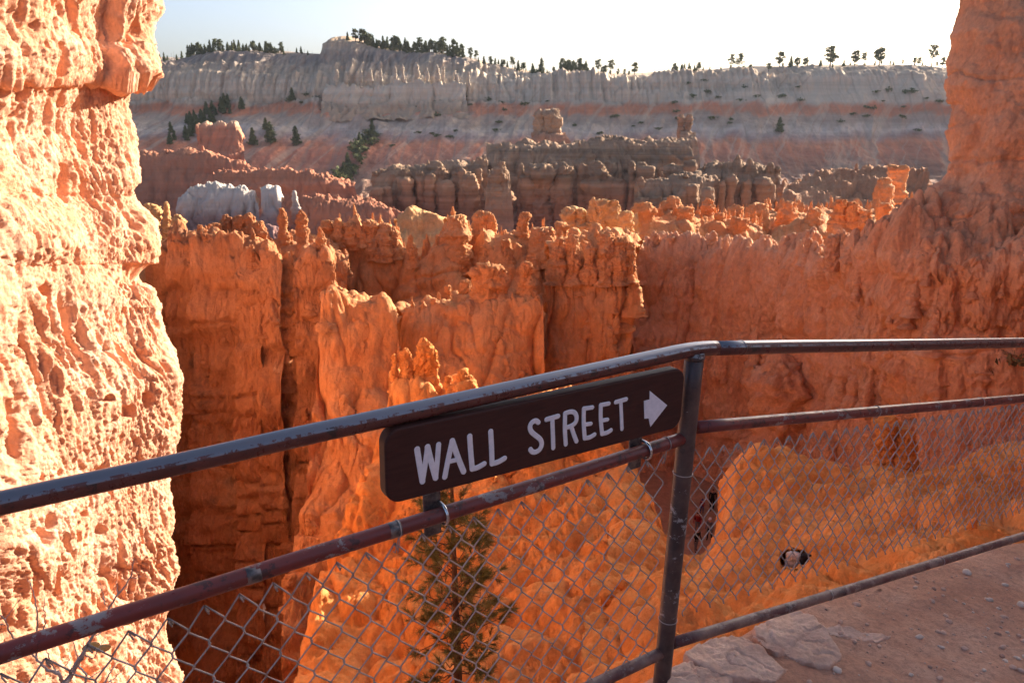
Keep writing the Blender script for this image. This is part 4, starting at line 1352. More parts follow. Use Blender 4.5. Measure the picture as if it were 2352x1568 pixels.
def letter(strokes):
    mb = MB()
    for s in strokes:
        f = s[1] if isinstance(s, tuple) else 1.0
        p = s[0] if isinstance(s, tuple) else s
        add_stroke(mb, [zs(*q) for q in p], SW * f)
    return mb.build('letter', M['letters'], sign)


letter([([(367, 582), (384, 690), (403, 796)], 1.12), ([(403, 796), (422, 680), (437, 566)], 1.0), ([(437, 566), (465, 680), (491, 772)], 1.12), ([(491, 772), (503, 660), (511, 550)], 1.0)])
letter([([(603, 525), (575, 650), (553, 766)], 1.05), ([(603, 525), (642, 640), (679, 730)], 1.1), ([(580, 664), (640, 650)], 0.85)])
letter([([(720, 494), (727, 600), (737, 712)], 1.05), ([(737, 712), (770, 706), (816, 679)], 1.05)])
letter([([(861, 462), (867, 570), (870, 677)], 1.05), ([(870, 677), (910, 668), (953, 642)], 1.05)])
letter([([(1180, 400), (1166, 388), (1140, 396), (1122, 425), (1130, 462), (1165, 490), (1198, 515), (1206, 550), (1190, 585), (1160, 602), (1138, 598), (1128, 582)], 1.0)])
letter([([(1236, 381), (1312, 359)], 1.0), ([(1274, 372), (1278, 470), (1281, 570)], 0.95)])
letter([([(1360, 345), (1358, 450), (1365, 546)], 0.95), ([(1360, 340), (1400, 326), (1430, 336), (1440, 372), (1430, 405), (1400, 425), (1368, 436)], 0.95), ([(1400, 425), (1418, 480), (1436, 526)], 0.95)])
letter([([(1486, 308), (1484, 410), (1492, 506)], 0.95), ([(1486, 308), (1542, 300)], 0.9), ([(1486, 416), (1532, 409)], 0.85), ([(1492, 506), (1525, 502), (1556, 482)], 0.95)])
letter([([(1599, 284), (1598, 380), (1608, 476)], 0.95), ([(1599, 284), (1652, 274)], 0.9), ([(1598, 388), (1643, 381)], 0.85), ([(1608, 476), (1640, 470), (1666, 453)], 0.95)])
letter([([(1700, 264), (1768, 245)], 0.95), ([(1733, 255), (1737, 350), (1741, 443)], 0.85)])
arrow = [(1890, 256), (1928, 246), (1929, 187), (2048, 285), (1934, 432), (1922, 375), (1893, 377)]
A2 = np.array([zs(*p) for p in arrow])
bm = bmesh.new()
ac = A2.mean(0)
v0 = [bm.verts.new(ctr + sa * x + sb * y + NR * 0.0016) for x, y in ac + (A2 - ac) * 0.97]
v1 = [bm.verts.new(ctr + sa * x + sb * y - NR * 0.0006) for x, y in A2]
bm.faces.new(v0)
for k in range(7):
    bm.faces.new((v0[k], v0[(k + 1) % 7], v1[(k + 1) % 7], v1[k]))
bmesh.ops.recalc_face_normals(bm, faces=bm.faces)
bmesh.ops.triangulate(bm, faces=bm.faces)
me = bpy.data.meshes.new('arrow')
bm.to_mesh(me)
bm.free()
me.materials.append(M['letters'])
ob = bpy.data.objects.new('arrow', me)
COL.objects.link(ob)
ob.parent = sign
ob.matrix_parent_inverse = sign.matrix_world.inverted()
# brackets behind the board, clamped to the middle rail by bright U-bolts
for X in (1018, 1482):
    c = on_axis(ml, mr_, X)
    mb = MB()
    rb = RR * 0.86
    bc = c - NR * (rb + 0.006) + dl * 0.018
    mb.box(bc + np.array([0, 0, -0.005]), dl * 0.025, NR * 0.004, np.array([0, 0, 0.062]))
    o = mb.build('bracket', M['bracket'], sign, smooth_shade=False)
    bv = o.modifiers.new('bevel', 'BEVEL')
    bv.width = 0.003
    bv.segments = 2
    mb = MB()
    u, v = NR, np.array([0, 0, 1.0])
    th = np.linspace(-math.pi / 2, math.pi / 2, 15)
    P = [c - u * (rb + 0.014) - v * (rb + 0.006)] + [c + u * (rb + 0.006) * math.cos(t) + v * (rb + 0.006) * math.sin(t) for t in th] + [c - u * (rb + 0.014) + v * (rb + 0.006)]
    mb.tube(P, 0.0045, 10)
    mb.build('bolt', M['zinc'], sign)

# ------------------------------------------------------------------ the trail
PZ = b2l[2] - 0.135
slope = (b2r[2] - b2l[2]) / (np.dot(b2r - b2l, AL))


def path_z(u):
    return PZ + np.where(u > 0, slope * u, 0.02 * u) if True else 0


def uv(p):
    d = np.asarray(p) - np.array([b2l[0], b2l[1], 0])
    return d @ AL, d @ NR


def on_path(X, Y):
    r = ray(X, Y)
    lo, hi = 0.5, 12.0
    for _ in range(50):
        t = (lo + hi) / 2
        p = CAM + r * t
        if p[2] > path_z(uv(p)[0]):
            lo = t
        else:
            hi = t
    return CAM + r * t


EDGE = [on_path(*p) for p in [(1440, 1640), (1500, 1590), (1570, 1530), (1625, 1500), (1720, 1455), (1847, 1410), (1900, 1380), (1950, 1354), (2096, 1316), (2200, 1290), (2352, 1250), (2560, 1200)]]
EU = np.array([uv(p)[0] for p in EDGE])
EV = np.array([uv(p)[1] for p in EDGE])
us = np.concatenate([np.linspace(-5, -0.6, 50), np.linspace(-0.58, 3.4, 260), np.linspace(3.45, 7, 50)])
ev = np.interp(us, EU, EV)
vs_ = np.concatenate([[-9, -5, -2.5, -1.2, -0.5, -0.2, -0.06], np.linspace(0, 2.6, 190), np.linspace(2.65, 4.5, 30)])
U, V = np.meshgrid(us, vs_, indexing='ij')
Vw = V + ev[:, None] + (V <= 0.05) * 0.03 * perlin(np.stack([U * 6, 0 * U, V], -1))
Pz = path_z(U)
pp = np.array([b2l[0], b2l[1], 0]) + U[..., None] * AL + Vw[..., None] * NR
q = pp * 1.0
hgt = 0.030 * fbm(q * 1.3, 4) + 0.018 * fbm(q * 6, 5, 0.62) + 0.006 * (billow(q * 22, 3, 0.65) - 0.45)
drop = np.where(V < 0, -np.interp(-V, [0, 0.06, 0.2, 0.5, 1.2, 2.5, 5, 9], [0.0, 0.05, 0.22, 0.6, 1.6, 3.6, 7, 12]), 0)
pp[..., 2] = Pz + hgt + drop + (V < 0) * 0.10 * fbm(q * 2 + 4, 4)
mb = MB()
mb.grid(pp, flip=True)
m, nt, b = base_mat('trail_dirt', 0.95, 0.15)
n1 = mapped_noise(nt, 1.6, (1, 1, 1), 10, 0.65, 4)
c = ramp(nt, n1, [(0.3, (0.52, 0.25, 0.155)), (0.5, (0.64, 0.33, 0.21)), (0.7, (0.72, 0.43, 0.30))])
n2 = mapped_noise(nt, 38, (1, 1, 1), 8, 0.75, 14)
c = mix(nt, ramp(nt, n2, [(0.45, 0.0), (0.7, 0.55)]), c, (0.24, 0.125, 0.095))
nt.links.new(c, b.inputs['Base Color'])
x1_ = bump(nt, b, mapped_noise(nt, 14, (1, 1, 1), 10, 0.72, 3), 0.03, 0.8)
bump(nt, b, mapped_noise(nt, 90, (1, 1, 1), 6, 0.7, 3), 0.006, 0.8, x1_)
M['dirt'] = m
tag(mb.build('path', M['dirt']), kind='structure')


def path_h(u, v):
    p = np.array([b2l[0], b2l[1], 0]) + u * AL + v * NR
    q = p[None]
    return float(path_z(u) + (0.030 * fbm(q * 1.3, 4) + 0.018 * fbm(q * 6, 5, 0.62))[0])


# flat edging stones
M['slab'] = rock_mat('dusty_pink_stone', [(0, (0.60, 0.36, 0.26)), (0.5, (0.70, 0.45, 0.33)), (1, (0.76, 0.53, 0.41))], 0.16, 0.25, (0.30, 0.17, 0.12), band=0.15, off=60, bump_d=0.05)


def slab(poly, th, label, seed, tilt=0.0):
    B = np.array([on_path(1493 + x * 0.3652, 1033.6 + y * 0.3652) for x, y in poly])
    c = B.mean(0)
    n = 110
    ang = np.arctan2((B - c) @ NR, (B - c) @ AL)
    rad = np.linalg.norm((B - c)[:, :2], axis=1)
    o = np.argsort(ang)
    th_ = np.arange(n) / n * 2 * math.pi - math.pi
    A_ = np.concatenate([ang[o] - 2 * math.pi, ang[o], ang[o] + 2 * math.pi])
    Bx = np.tile((B - c)[o] @ AL, 3)
    By = np.tile((B - c)[o] @ NR, 3)
    ex, ey = np.interp(th_, A_, Bx), np.interp(th_, A_, By)
    levels = [(f_, 1.0) for f_ in np.linspace(0.02, 0.92, 26)] + [(0.95, 0.97), (0.975, 0.92), (0.99, 0.8), (1.0, 0.6), (1.008, 0.3), (1.015, -0.1), (1.02, -0.6), (1.03, -1.2)]
    G = []
    for f, h in levels:
        G.append(c + (ex * f)[:, None] * AL + (ey * f)[:, None] * NR + np.array([0, 0, 1.0]) * (th * h))
    G = np.array(G)
    G[..., 2] += slope * ((G - c) @ AL) * 1.0
    nz = fbm(G * 9 + seed, 4, 0.6)
    G += (nz * 0.020)[..., None] * np.array([0.9, 0.9, 0.8]) + (fbm(G * 26 + seed, 4, 0.65) * 0.010)[..., None] - (0.008 * (1 - smooth(0, 0.1, np.abs(perlin(G * 7 + seed)))))[..., None] * np.array([0, 0, 1.0])
    mb = MB()
    mb.grid(G, wrap=True)
    return tag(mb.build('edging_stone', M['slab']), label, 'stone')


slab([(215, 1290), (330, 1235), (560, 1180), (640, 1220), (720, 1290), (865, 1390), (790, 1470), (560, 1480), (380, 1420), (260, 1350)], 0.024, 'broad pale flat stone next to the foot of the railing post', 3)
slab([(640, 1150), (760, 1080), (880, 1030), (985, 1050), (1090, 1130), (1150, 1240), (1205, 1330), (1130, 1390), (960, 1360), (800, 1260), (660, 1190)], 0.026, 'large pale stone slab with a rounded near end, second from the post', 8)
slab([(640, 1190), (700, 1190), (820, 1260), (900, 1300), (800, 1310), (700, 1260)], 0.020, 'small crumbly stone wedged between the two big pale slabs', 12)
slab([(130, 1380), (240, 1345), (380, 1400), (530, 1450), (480, 1560), (240, 1600), (100, 1520)], 0.022, 'rough broken stone in the corner against the post, cut by the frame', 15)
slab([(1080, 1120), (1200, 1118), (1400, 1150), (1520, 1180), (1430, 1215), (1260, 1205), (1150, 1180)], 0.012, 'thin flat stone sunk in the trail dirt, long and narrow', 18)

# pebbles: the larger ones one by one, the rest as gravel
ico = bmesh.new()
bmesh.ops.create_icosphere(ico, subdivisions=2, radius=1.0)
IV = np.array([v.co[:] for v in ico.verts])
IF = np.array([[v.index for v in f.verts] for f in ico.faces])
ico.free()
ico = bmesh.new()
bmesh.ops.create_icosphere(ico, subdivisions=1, radius=1.0)
JV = np.array([v.co[:] for v in ico.verts])
JF = np.array([[v.index for v in f.verts] for f in ico.faces])
ico.free()
rs = np.random.RandomState(9)


def pebble_pts(V, r, seed):
    k = 1 + 0.55 * fbm(V * 1.1 + seed * 3.3, 2)
    P = V * k[:, None] * r * np.array([1.0, rs.uniform(0.6, 0.95), rs.uniform(0.45, 0.7)])
    a = rs.uniform(0, 6.28)
    c_, s_ = math.cos(a), math.sin(a)
    return np.stack([P[:, 0] * c_ - P[:, 1] * s_, P[:, 0] * s_ + P[:, 1] * c_, P[:, 2]], 1)


pm = []
for nme, cc in (('pink_pebble', (0.72, 0.46, 0.34)), ('pale_pebble', (0.78, 0.60, 0.48)), ('dark_pebble', (0.46, 0.28, 0.21))):
    m, nt, b = base_mat(nme, 0.9, 0.2)
    nt.links.new(ramp(nt, mapped_noise(nt, 50, detail=6), [(0.3, tuple(x * 0.75 for x in cc)), (0.7, cc)]), b.inputs['Base Color'])
    bump(nt, b, mapped_noise(nt, 120, detail=6), 0.002, 0.7)
    pm.append(m)
mb = MB()
base0 = np.array([b2l[0], b2l[1], 0])
cl = rs.uniform(0, 1, (26, 2)) * np.array([4.5, 2.2]) + np.array([-0.4, 0.0])
for k in range(3000):
    if k % 2:
        u_, v_ = rs.uniform(-0.4, 4.6), rs.uniform(0.0, 2.3)
    else:
        c_ = cl[rs.randint(len(cl))]
        u_, v_ = c_[0] + rs.normal(0, 0.22), c_[1] + rs.normal(0, 0.12)
    e_ = np.interp(u_, EU, EV)
    v_ = abs(v_) + 0.02
    r_ = 0.0028 + 0.0055 * rs.pareto(2.6)
    r_ = min(r_, 0.017)
    z_ = path_h(u_, e_ + v_)
    P = pebble_pts(JV, r_, k) + base0 + u_ * AL + (e_ + v_) * NR + np.array([0, 0, z_ + r_ * 0.15])
    mb.add(P, tris=JF, mat=int(rs.choice(3, p=[0.6, 0.3, 0.1])))
tag(mb.build('gravel', pm), kind='stuff')
for x, y, wpx, mi, lb in [
    (1175, 1400, 60, 1, 'pale angular pebble below the large slab, at the frame bottom'), (1440, 1238, 34, 0, 'pebble lying alone under the sunken thin stone'), (1200, 1078, 42, 0, 'pebble beside the tiny black stone on the trail'),
    (1692, 1185, 50, 1, 'pale pebble with a broken corner in the middle of the trail dirt'), (1845, 1140, 44, 0, 'round pebble, right one of a touching pair'), (1810, 1135, 40, 0, 'flattish pebble, left one of a touching pair'),
    (1880, 1072, 46, 0, 'smooth pebble above the touching pair'), (1778, 955, 44, 0, 'pebble with a flat top below the bottom rail bend'), (1990, 780, 60, 1, 'biggest pale pebble close under the bottom rail'),
    (1845, 872, 34, 0, 'small round pebble halfway between rail and frame edge'), (2140, 938, 40, 1, 'pale pebble with a pointed tip far along the trail'), (2330, 980, 60, 1, 'flat pale stone cut off by the frame edge'),
    (1980, 1245, 48, 0, 'pebble in the loose gravel patch'), (1830, 1240, 40, 1, 'whitish pebble left of the loose gravel patch'), (2220, 1230, 46, 0, 'pebble in a row with gravel crumbs'), (2215, 1290, 40, 2, 'dark pebble under its lighter neighbour'),
    (1820, 1440, 46, 0, 'pebble at the bottom frame edge'), (2100, 1390, 34, 1, 'little whitish pebble low on the trail'), (2330, 1390, 50, 0, 'pebble in the corner pile'), (1640, 1420, 32, 1, 'small pale pebble on bare dirt'),
    (1195, 1080, 22, 2, 'tiny black stone on the trail'), (1300, 960, 52, 0, 'pebble by the top of the slab'), (1370, 1165, 30, 1, 'crumb lying on the sunken stone'), (2360, 1290, 46, 1, 'pale pebble half out of the frame')]:
    p = on_path(1493 + x * 0.3652, 1033.6 + y * 0.3652)
    dd = (p - CAM) @ FW
    r_ = wpx * 0.3652 / 2 * dd / FX
    u_, v_ = uv(p)
    P = pebble_pts(IV, r_, x) + np.array([p[0], p[1], path_h(u_, v_) + r_ * 0.25])
    mb = MB()
    mb.add(P, tris=IF)
    tag(mb.build('pebble', pm[mi]), lb, 'pebble', 'pebbles on the trail')

# the slope that the trail is cut into, on the inner side and behind the viewer
rows_h = []
vv = [3.6, 3.9, 4.4, 5.2, 6.5, 9, 14, 24]
hh = [-0.4, 0.5, 1.3, 2.0, 2.6, 3.2, 3.8, 4.2]
ua = np.linspace(-16, 9.5, 200)
G = np.array([[base0 + u_ * AL + (v_ + 0.16 * max(0, -u_) * 0 ) * NR + np.array([0, 0, float(path_z(min(u_, 6))) + h_]) for u_ in ua] for v_, h_ in zip(vv, hh)])
P, t, tt = patch_grid(list(G), 200, 120)
N = grid_normals(P)
if np.mean(N @ (-NR)) < 0:
    N = -N
P = P + N * (rock_disp(P, 1.3, 77) * 0.8)[..., None]
mb = MB()
mb.grid(P)
tag(mb.build('hillside', M['pink']), kind='structure')

# unseen ridge added beyond the right edge to keep the sun off the trail
rl = np.array([[9.2, 3.4], [8.8, 6.6], [10.6, 10.2], [14.2, 15], [18.5, 20.0], [23.5, 26.0], [28, 32]])
rn = np.array([0.80, -0.60])
prof_ = [(-1.2, -26), (-1.0, -16), (-0.8, -6), (-0.5, 2), (-0.2, 0.8), (0, 1.0), (1.2, 0.98), (2.4, -6), (4, -16)]
tops = [7.5, 8.5, 10.0, 10.5, 10.5, 10, 10]
G = []
for off, hh_ in prof_:
    row = []
    for (x, y), tp in zip(rl, tops):
        z_ = tp * hh_ if 0 < hh_ <= 1 else (tp * 0.35 if hh_ == 2 else hh_)
        row.append([x + rn[0] * off, y + rn[1] * off, z_])
    row = np.array(row)
    s_ = np.linspace(0, 6, 160)
    G.append(np.stack([np.interp(s_, np.arange(7), row[:, i]) for i in range(3)], -1))
P, t, tt = patch_grid(G, 160, 160)
N = grid_normals(P)
if np.mean((N[20:60] * (CAM - P[20:60])).sum(2)) < 0:
    N = -N
P = P + N * (rock_disp(P, 1.6, 79) * 0.4)[..., None]
mb = MB()
mb.grid(P)
tag(mb.build('hillside', M['pink']), kind='structure')

# ------------------------------------------------------------------ trees of the rim and the far slope
def leaf_mat(name, a, b_, c_=None):
    m, nt, b = base_mat(name, 0.8, 0.15)
    nt.links.new(ramp(nt, mapped_noise(nt, 0.6, detail=4), [(0.3, a), (0.7, b_)]), b.inputs['Base Color'])
    return m


M['needles_far'] = leaf_mat('dark_needles', (0.085, 0.105, 0.040), (0.17, 0.165, 0.06))
M['bark_far'] = leaf_mat('grey_bark', (0.10, 0.075, 0.055), (0.16, 0.12, 0.09))


def tree_mesh(name, kind, seed):
    """a tree one unit tall"""
    rnd = np.random.RandomState(seed)
    mb = MB()
    hz = np.linspace(0, 0.98, 8)
    wob = np.cumsum(rnd.normal(0, 0.006, (8, 2)), 0)
    tr = {'spire': 0.022, 'round': 0.030, 'layered': 0.024, 'snag': 0.022, 'bush': 0.03}[kind]
    if kind != 'bush':
        mb.tube(np.concatenate([wob, hz[:, None]], 1), tr * (1.05 - hz), 6, mat=1)

    def clump(c, r, n, flat=0.6):
        c = np.asarray(c)
        d = rnd.normal(size=(n, 3))
        d /= np.linalg.norm(d, axis=1)[:, None]
        o = c + d * (r * rnd.uniform(0.3, 1.0, (n, 1))) * np.array([1, 1, flat])
        a = rnd.normal(size=(n, 3)) * r * 0.55
        e = rnd.normal(size=(n, 3)) * r * 0.55
        V = np.stack([o - a * 0.5, o + a * 0.5 + e * 0.1, o + e * 0.8], 1).reshape(-1, 3)
        mb.add(V, tris=np.arange(n * 3).reshape(n, 3), mat=0)
    if kind == 'spire':
        for k in range(20):
            t = 0.10 + 0.88 * k / 20
            w_ = 0.17 * (1 - t) ** 0.8 * rnd.uniform(0.7, 1.2) + 0.012
            for j in range(5):
                a = rnd.uniform(0, 6.28)
                clump((math.cos(a) * w_ * 0.6, math.sin(a) * w_ * 0.6, t), w_ * 0.65 + 0.02, 12)
    elif kind == 'round':
        for k in range(34):
            t = rnd.uniform(0.34, 0.98)
            w_ = 0.22 * math.sin(math.pi * min(1, (t - 0.28) / 0.78)) ** 0.7
            a = rnd.uniform(0, 6.28)
            q_ = rnd.uniform(0.2, 1.0)
            p = (math.cos(a) * w_ * q_, math.sin(a) * w_ * q_, t)
            clump(p, 0.10, 26)
            mb.tube([(0, 0, t - 0.06), p], [0.007, 0.003], 4, mat=1)
    elif kind == 'layered':
        for k in range(9):
            t = 0.45 + 0.53 * k / 9 + rnd.uniform(-.02, .02)
            for j in range(rnd.randint(2, 4)):
                a = rnd.uniform(0, 6.28)
                w_ = rnd.uniform(0.08, 0.19) * (1.15 - 0.5 * t)
                p = (math.cos(a) * w_, math.sin(a) * w_, t + 0.01)
                clump(p, 0.085, 22, 0.4)
                mb.tube([(0, 0, t - 0.01), p], [0.006, 0.003], 4, mat=1)
    elif kind == 'snag':
        for k in range(12):
            t = rnd.uniform(0.35, 0.95)
            a = rnd.uniform(0, 6.28)
            w_ = rnd.uniform(0.05, 0.13) * (1.2 - t)
            mb.tube([(0, 0, t), (math.cos(a) * w_, math.sin(a) * w_, t + 0.03)], [0.006, 0.002], 4, mat=1)
            if k % 4 == 0:
                clump((math.cos(a) * w_, math.sin(a) * w_, t + 0.03), 0.035, 8)
    else:
        for k in range(16):
            d = rnd.normal(size=3) * np.array([0.42, 0.42, 0.2])
            clump((d[0], d[1], 0.38 + d[2]), 0.32, 16, 0.7)
    return mb.mesh(name)


PROTO = {}
for kind, n in (('spire', 5), ('round', 4), ('layered', 3), ('snag', 2), ('bush', 4)):
    PROTO[kind] = []
    for k in range(n):
        me = tree_mesh('far_' + kind, kind, 100 + 13 * k + len(kind))
        me.materials.append(M['needles_far'])
        me.materials.append(M['bark_far'])
        PROTO[kind].append(me)

FX_, FY_, FD_ = project(FARP.reshape(-1, 3))
FYX = np.stack([FX_, FY_], 1)
front = np.zeros(FARP.shape[:2], bool)
front[:int(nT * trm) + 2] = True
FOK = front.ravel()
FPT = FARP.reshape(-1, 3)
rt = random.Random(4)


def plant(kind, base, h, name, label, cat, group=None, wide=1.0):
    o = bpy.data.objects.new(name, rt.choice(PROTO[kind]))
    COL.objects.link(o)
    o.location = base
    o.scale = (h * wide, h * wide, h)
    o.rotation_euler = (0, 0, rt.uniform(0, 6.28))
    return tag(o, label, cat, group)


def far_point(X, Y):
    d2 = (FX_ - X) ** 2 + (FY_ - Y) ** 2 + np.where(FOK, 0, 1e6)
    return FPT[np.argmin(d2)]


RROW = FARP[int(round(trm * (nT - 1)))]
RXP, RYP, RDP = project(RROW)


def rim_point(X, back=0.0):
    k = int(np.argmin(np.abs(RXP - X)))
    p = RROW[k].copy()
    p[2] -= 0.8
    if back:
        p = p + np.array([p[0] / p[1] * back, back, back * 0.02])
    return p, RYP[k]


def rim_tree(X, top, kind, label, group=None, back=0.0, wide=1.0):
    p, y = rim_point(X, back)
    d = (p - CAM) @ FW
    h = max(5.0, (y - top) * d / FX * 1.0) + 1.2
    plant(kind, p, h, 'pine_tree' if kind in ('round', 'layered') else ('dead_tree' if kind == 'snag' else 'conifer'), label, 'tree', group, wide)


# scattered stands, one object for each tree
for (xa, xb, n, h0, h1, kinds, lb, gr) in [
    (346, 432, 12, 8, 20, ('spire', 'spire', 'snag'), 'small conifer on the rim between the bright cliff and the dark grove', 'small conifers at the left end of the rim'),
    (432, 505, 20, 12, 28, ('spire', 'round', 'spire'), 'conifer in the dark grove on the left part of the rim', 'dark grove on the left part of the rim'),
    (505, 655, 34, 10, 26, ('spire', 'spire', 'round'), 'conifer in the tree line left of the pale butte', 'tree line left of the pale butte'),
    (655, 722, 7, 6, 20, ('spire', 'snag'), 'sparse small conifer close to the pale butte', 'sparse conifers beside the pale butte'),
    (826, 992, 56, 10, 32, ('spire', 'spire', 'round'), 'conifer in the dense wood on the slope right of the pale butte', 'dense wood right of the pale butte'),
    (1000, 1066, 16, 18, 38, ('spire', 'round'), 'conifer in the thinning stand below the dense wood', 'thinning stand on the sloping rim'),
    (1285, 1348, 14, 18, 34, ('round', 'spire'), 'pine in the dark clump at the low point of the rim', 'dark pine clump at the low point of the rim'),
    (1534, 1608, 12, 10, 24, ('round', 'spire'), 'pine in the backlit clump right of the small knoll', 'backlit clump right of the small knoll'),
    (1070, 1280, 16, 6, 16, ('spire', 'round', 'spire'), 'very small conifer scattered along the sloping middle of the rim', 'very small conifers along the sloping rim'),
    (1348, 1420, 6, 6, 16, ('spire', 'snag', 'round'), 'very small tree between the dark clump and the small knoll', 'very small trees before the small knoll'),
    (1608, 1780, 12, 5, 14, ('spire', 'round', 'snag'), 'very small tree along the low right part of the rim', 'very small trees on the low right rim'),
    (1790, 2165, 22, 4, 13, ('spire', 'snag', 'round'), 'very small tree among the taller pines of the raised right rim', 'very small trees on the raised right rim'),
    (1420, 1500, 5, 8, 18, ('round', 'snag'), 'stunted pine on the small knoll of the rim', 'stunted pines on the small knoll')]:
    for k in range(n):
        X = xa + (xb - xa) * (k + rt.uniform(0.1, 0.9)) / n
        p, y = rim_point(X)
        rim_tree(X, y - rt.uniform(h0, h1), rt.choice(kinds), lb, gr, rt.choice((0, 4, 12)))
for X, top, kind, lb in [
    (798, 75, 'spire', 'low conifer on top of the pale butte'), (816, 70, 'round', 'pair-topped pine on the shoulder of the pale butte'),
    (1081, 111, 'layered', 'tall pine on the sloping rim, right after the thinning stand'), (1094, 117, 'layered', 'thin layered pine next to the taller one on the sloping rim'),
    (1111, 130, 'spire', 'small conifer at the end of the sloping stand'), (1127, 132, 'round', 'rounded pine halfway down the sloping rim'), (1138, 134, 'spire', 'narrow conifer halfway down the sloping rim'),
    (1153, 137, 'spire', 'lone small conifer before the rim levels out'), (1177, 133, 'layered', 'slim pine with an open crown where the rim levels out'), (1190, 140, 'spire', 'conifer touching the slim open pine'),
    (1203, 146, 'round', 'low bushy pine between two taller trees on the low rim'), (1222, 147, 'spire', 'pointed conifer before the gap in the rim trees'), (1243, 134, 'spire', 'tall bushy conifer standing alone at the dip of the rim'),
    (1232, 157, 'bush', 'dark shrub at the foot of the lone tall conifer'), (1373, 139, 'layered', 'bare stemmed pine right of the dark clump'), (1404, 139, 'layered', 'second bare stemmed pine, before the small knoll'), (1388, 152, 'round', 'short pine between two bare stemmed ones'),
    (1456, 147, 'round', 'little pine on the crest of the small knoll'), (1678, 127, 'layered', 'tall thin pine above the right part of the rim'), (1696, 126, 'layered', 'thin pine with a few tufts, next to the tall one'), (1709, 132, 'snag', 'bare dead tree on the right part of the rim'),
    (1724, 151, 'round', 'low wide pine in the hollow of the right rim'), (1766, 147, 'round', 'sunlit low pine left of the raised rim'), (1791, 123, 'round', 'bushy pine on the corner of the raised rim'), (1815, 130, 'spire', 'pine behind the corner of the raised rim'),
    (1832, 134, 'round', 'medium pine in the group on the raised rim'), (1848, 134, 'round', 'wide pine ending the group on the raised rim'), (1885, 137, 'spire', 'small conifer left of the big round pine'), (1906, 111, 'round', 'big round crowned pine above the right rim'),
    (1938, 138, 'spire', 'tiny conifer right of the big round pine'), (1962, 120, 'round', 'broad pine with a dead top beside it'), (1969, 116, 'snag', 'dead stem rising out of a broad pine'), (1984, 122, 'layered', 'open pine with spreading boughs on the right rim'),
    (2020, 112, 'round', 'tall dark pine with a heavy rounded crown'), (2051, 122, 'snag', 'lone dead stick of a tree on the right rim'), (2092, 124, 'snag', 'dead tree left of two dark pines'), (2100, 134, 'round', 'dark pine behind the dead tree'), (2111, 134, 'round', 'dark low pine near the tall layered one'),
    (2139, 104, 'layered', 'tall layered pine with flat boughs near the tower'), (2126, 118, 'snag', 'thin dead tree beside the tall layered pine'), (2164, 134, 'round', 'last pine on the rim, touching the tower edge')]:
    rim_tree(X, top, kind, lb, None, 0, 1.35 if kind == 'round' else 1.2)

# conifers and bushes on the slope
for k in range(46):
    s = rt.random()
    X = 358 + 170 * s + rt.gauss(0, 10) + (25 if s < 0.5 else 0) * rt.random()
    Y = 342 - 100 * s + rt.gauss(0, 9)
    plant('spire', far_point(X, Y), rt.uniform(8, 15), 'conifer', 'conifer in the dark diagonal band on the left slope', 'tree', 'dark diagonal band of conifers', 1.3)
for k in range(34):
    s = rt.random()
    X = 765 + 95 * s + rt.gauss(0, 9)
    Y = 440 - 150 * s + rt.gauss(0, 8)
    kind = rt.choice(('bush', 'spire', 'bush'))
    plant(kind, far_point(X, Y), rt.uniform(5, 9) if kind == 'bush' else rt.uniform(8, 12), 'bush' if kind == 'bush' else 'conifer',
          'dark bush in the gully band on the slope' if kind == 'bush' else 'small conifer in the gully band on the slope', 'bush' if kind == 'bush' else 'tree', 'gully band of bushes' if kind == 'bush' else 'gully band of conifers', 1.0 if kind == 'bush' else 1.3)
for X, Y, h, lb in [(583, 332, 18, 'slim conifer on the pale scree below the rim grove'), (622, 325, 22, 'largest conifer on the pale scree slope'), (680, 330, 20, 'full conifer right of the largest one on the scree'), (543, 380, 22, 'dark pointed conifer standing alone on the red slope'),
                    (612, 296, 13, 'small conifer above the largest one on the scree'), (556, 248, 14, 'conifer right above the end of the dark band'), (818, 232, 18, 'conifer at the foot of the whitish spires'), (958, 220, 14, 'conifer in front of a whitish spire'), (889, 238, 10, 'small conifer under the whitish spires'), (1790, 302, 16, 'single conifer on the pale band of the right slope'),
                    (672, 226, 14, 'conifer at the left foot of the spire row'), (800, 376, 13, 'conifer beside the gully in mid slope')]:
    plant('spire', far_point(X, Y + 4), h, 'conifer', lb, 'tree', None, 1.4)
for k in range(90):
    if k < 34:
        X, Y = rt.uniform(640, 1300), rt.gauss(232, 8)
    elif k < 60:
        X, Y = rt.uniform(900, 1560), rt.uniform(240, 340)
    else:
        X, Y = rt.uniform(1560, 2160), rt.choice((rt.gauss(215, 16), rt.uniform(180, 300)))
    plant('bush', far_point(X, Y), rt.uniform(1.8, 4.2), 'bush', 'small dark bush dotted on the bare far slope', 'bush', 'bushes dotted on the far slope', 1.3)

# ------------------------------------------------------------------ the young pine below the railing
PB = Q(1043, 1590, 17.0)
PTOP = Q(1056, 925, 17.0)
PTOP = np.array([PB[0] + 0.12, PB[1] + 0.1, PTOP[2] + 0.5])
gr0 = PB[2] - 4.0
m, nt, b = base_mat('young_pine_bark', 0.9, 0.15)
nt.links.new(ramp(nt, mapped_noise(nt, 14, (1, 1, 0.3), 8, 0.7), [(0.35, (0.085, 0.045, 0.028)), (0.65, (0.20, 0.11, 0.07))]), b.inputs['Base Color'])
bump(nt, b, mapped_noise(nt, 18, (1, 1, 0.25), 8, 0.7), 0.03, 0.8)
M['bark'] = m
m, nt, b = base_mat('pine_needles', 0.6, 0.25)
nt.links.new(ramp(nt, mapped_noise(nt, 1.3, detail=5), [(0.3, (0.12, 0.12, 0.030)), (0.55, (0.21, 0.175, 0.050)), (0.8, (0.30, 0.19, 0.07))]), b.inputs['Base Color'])
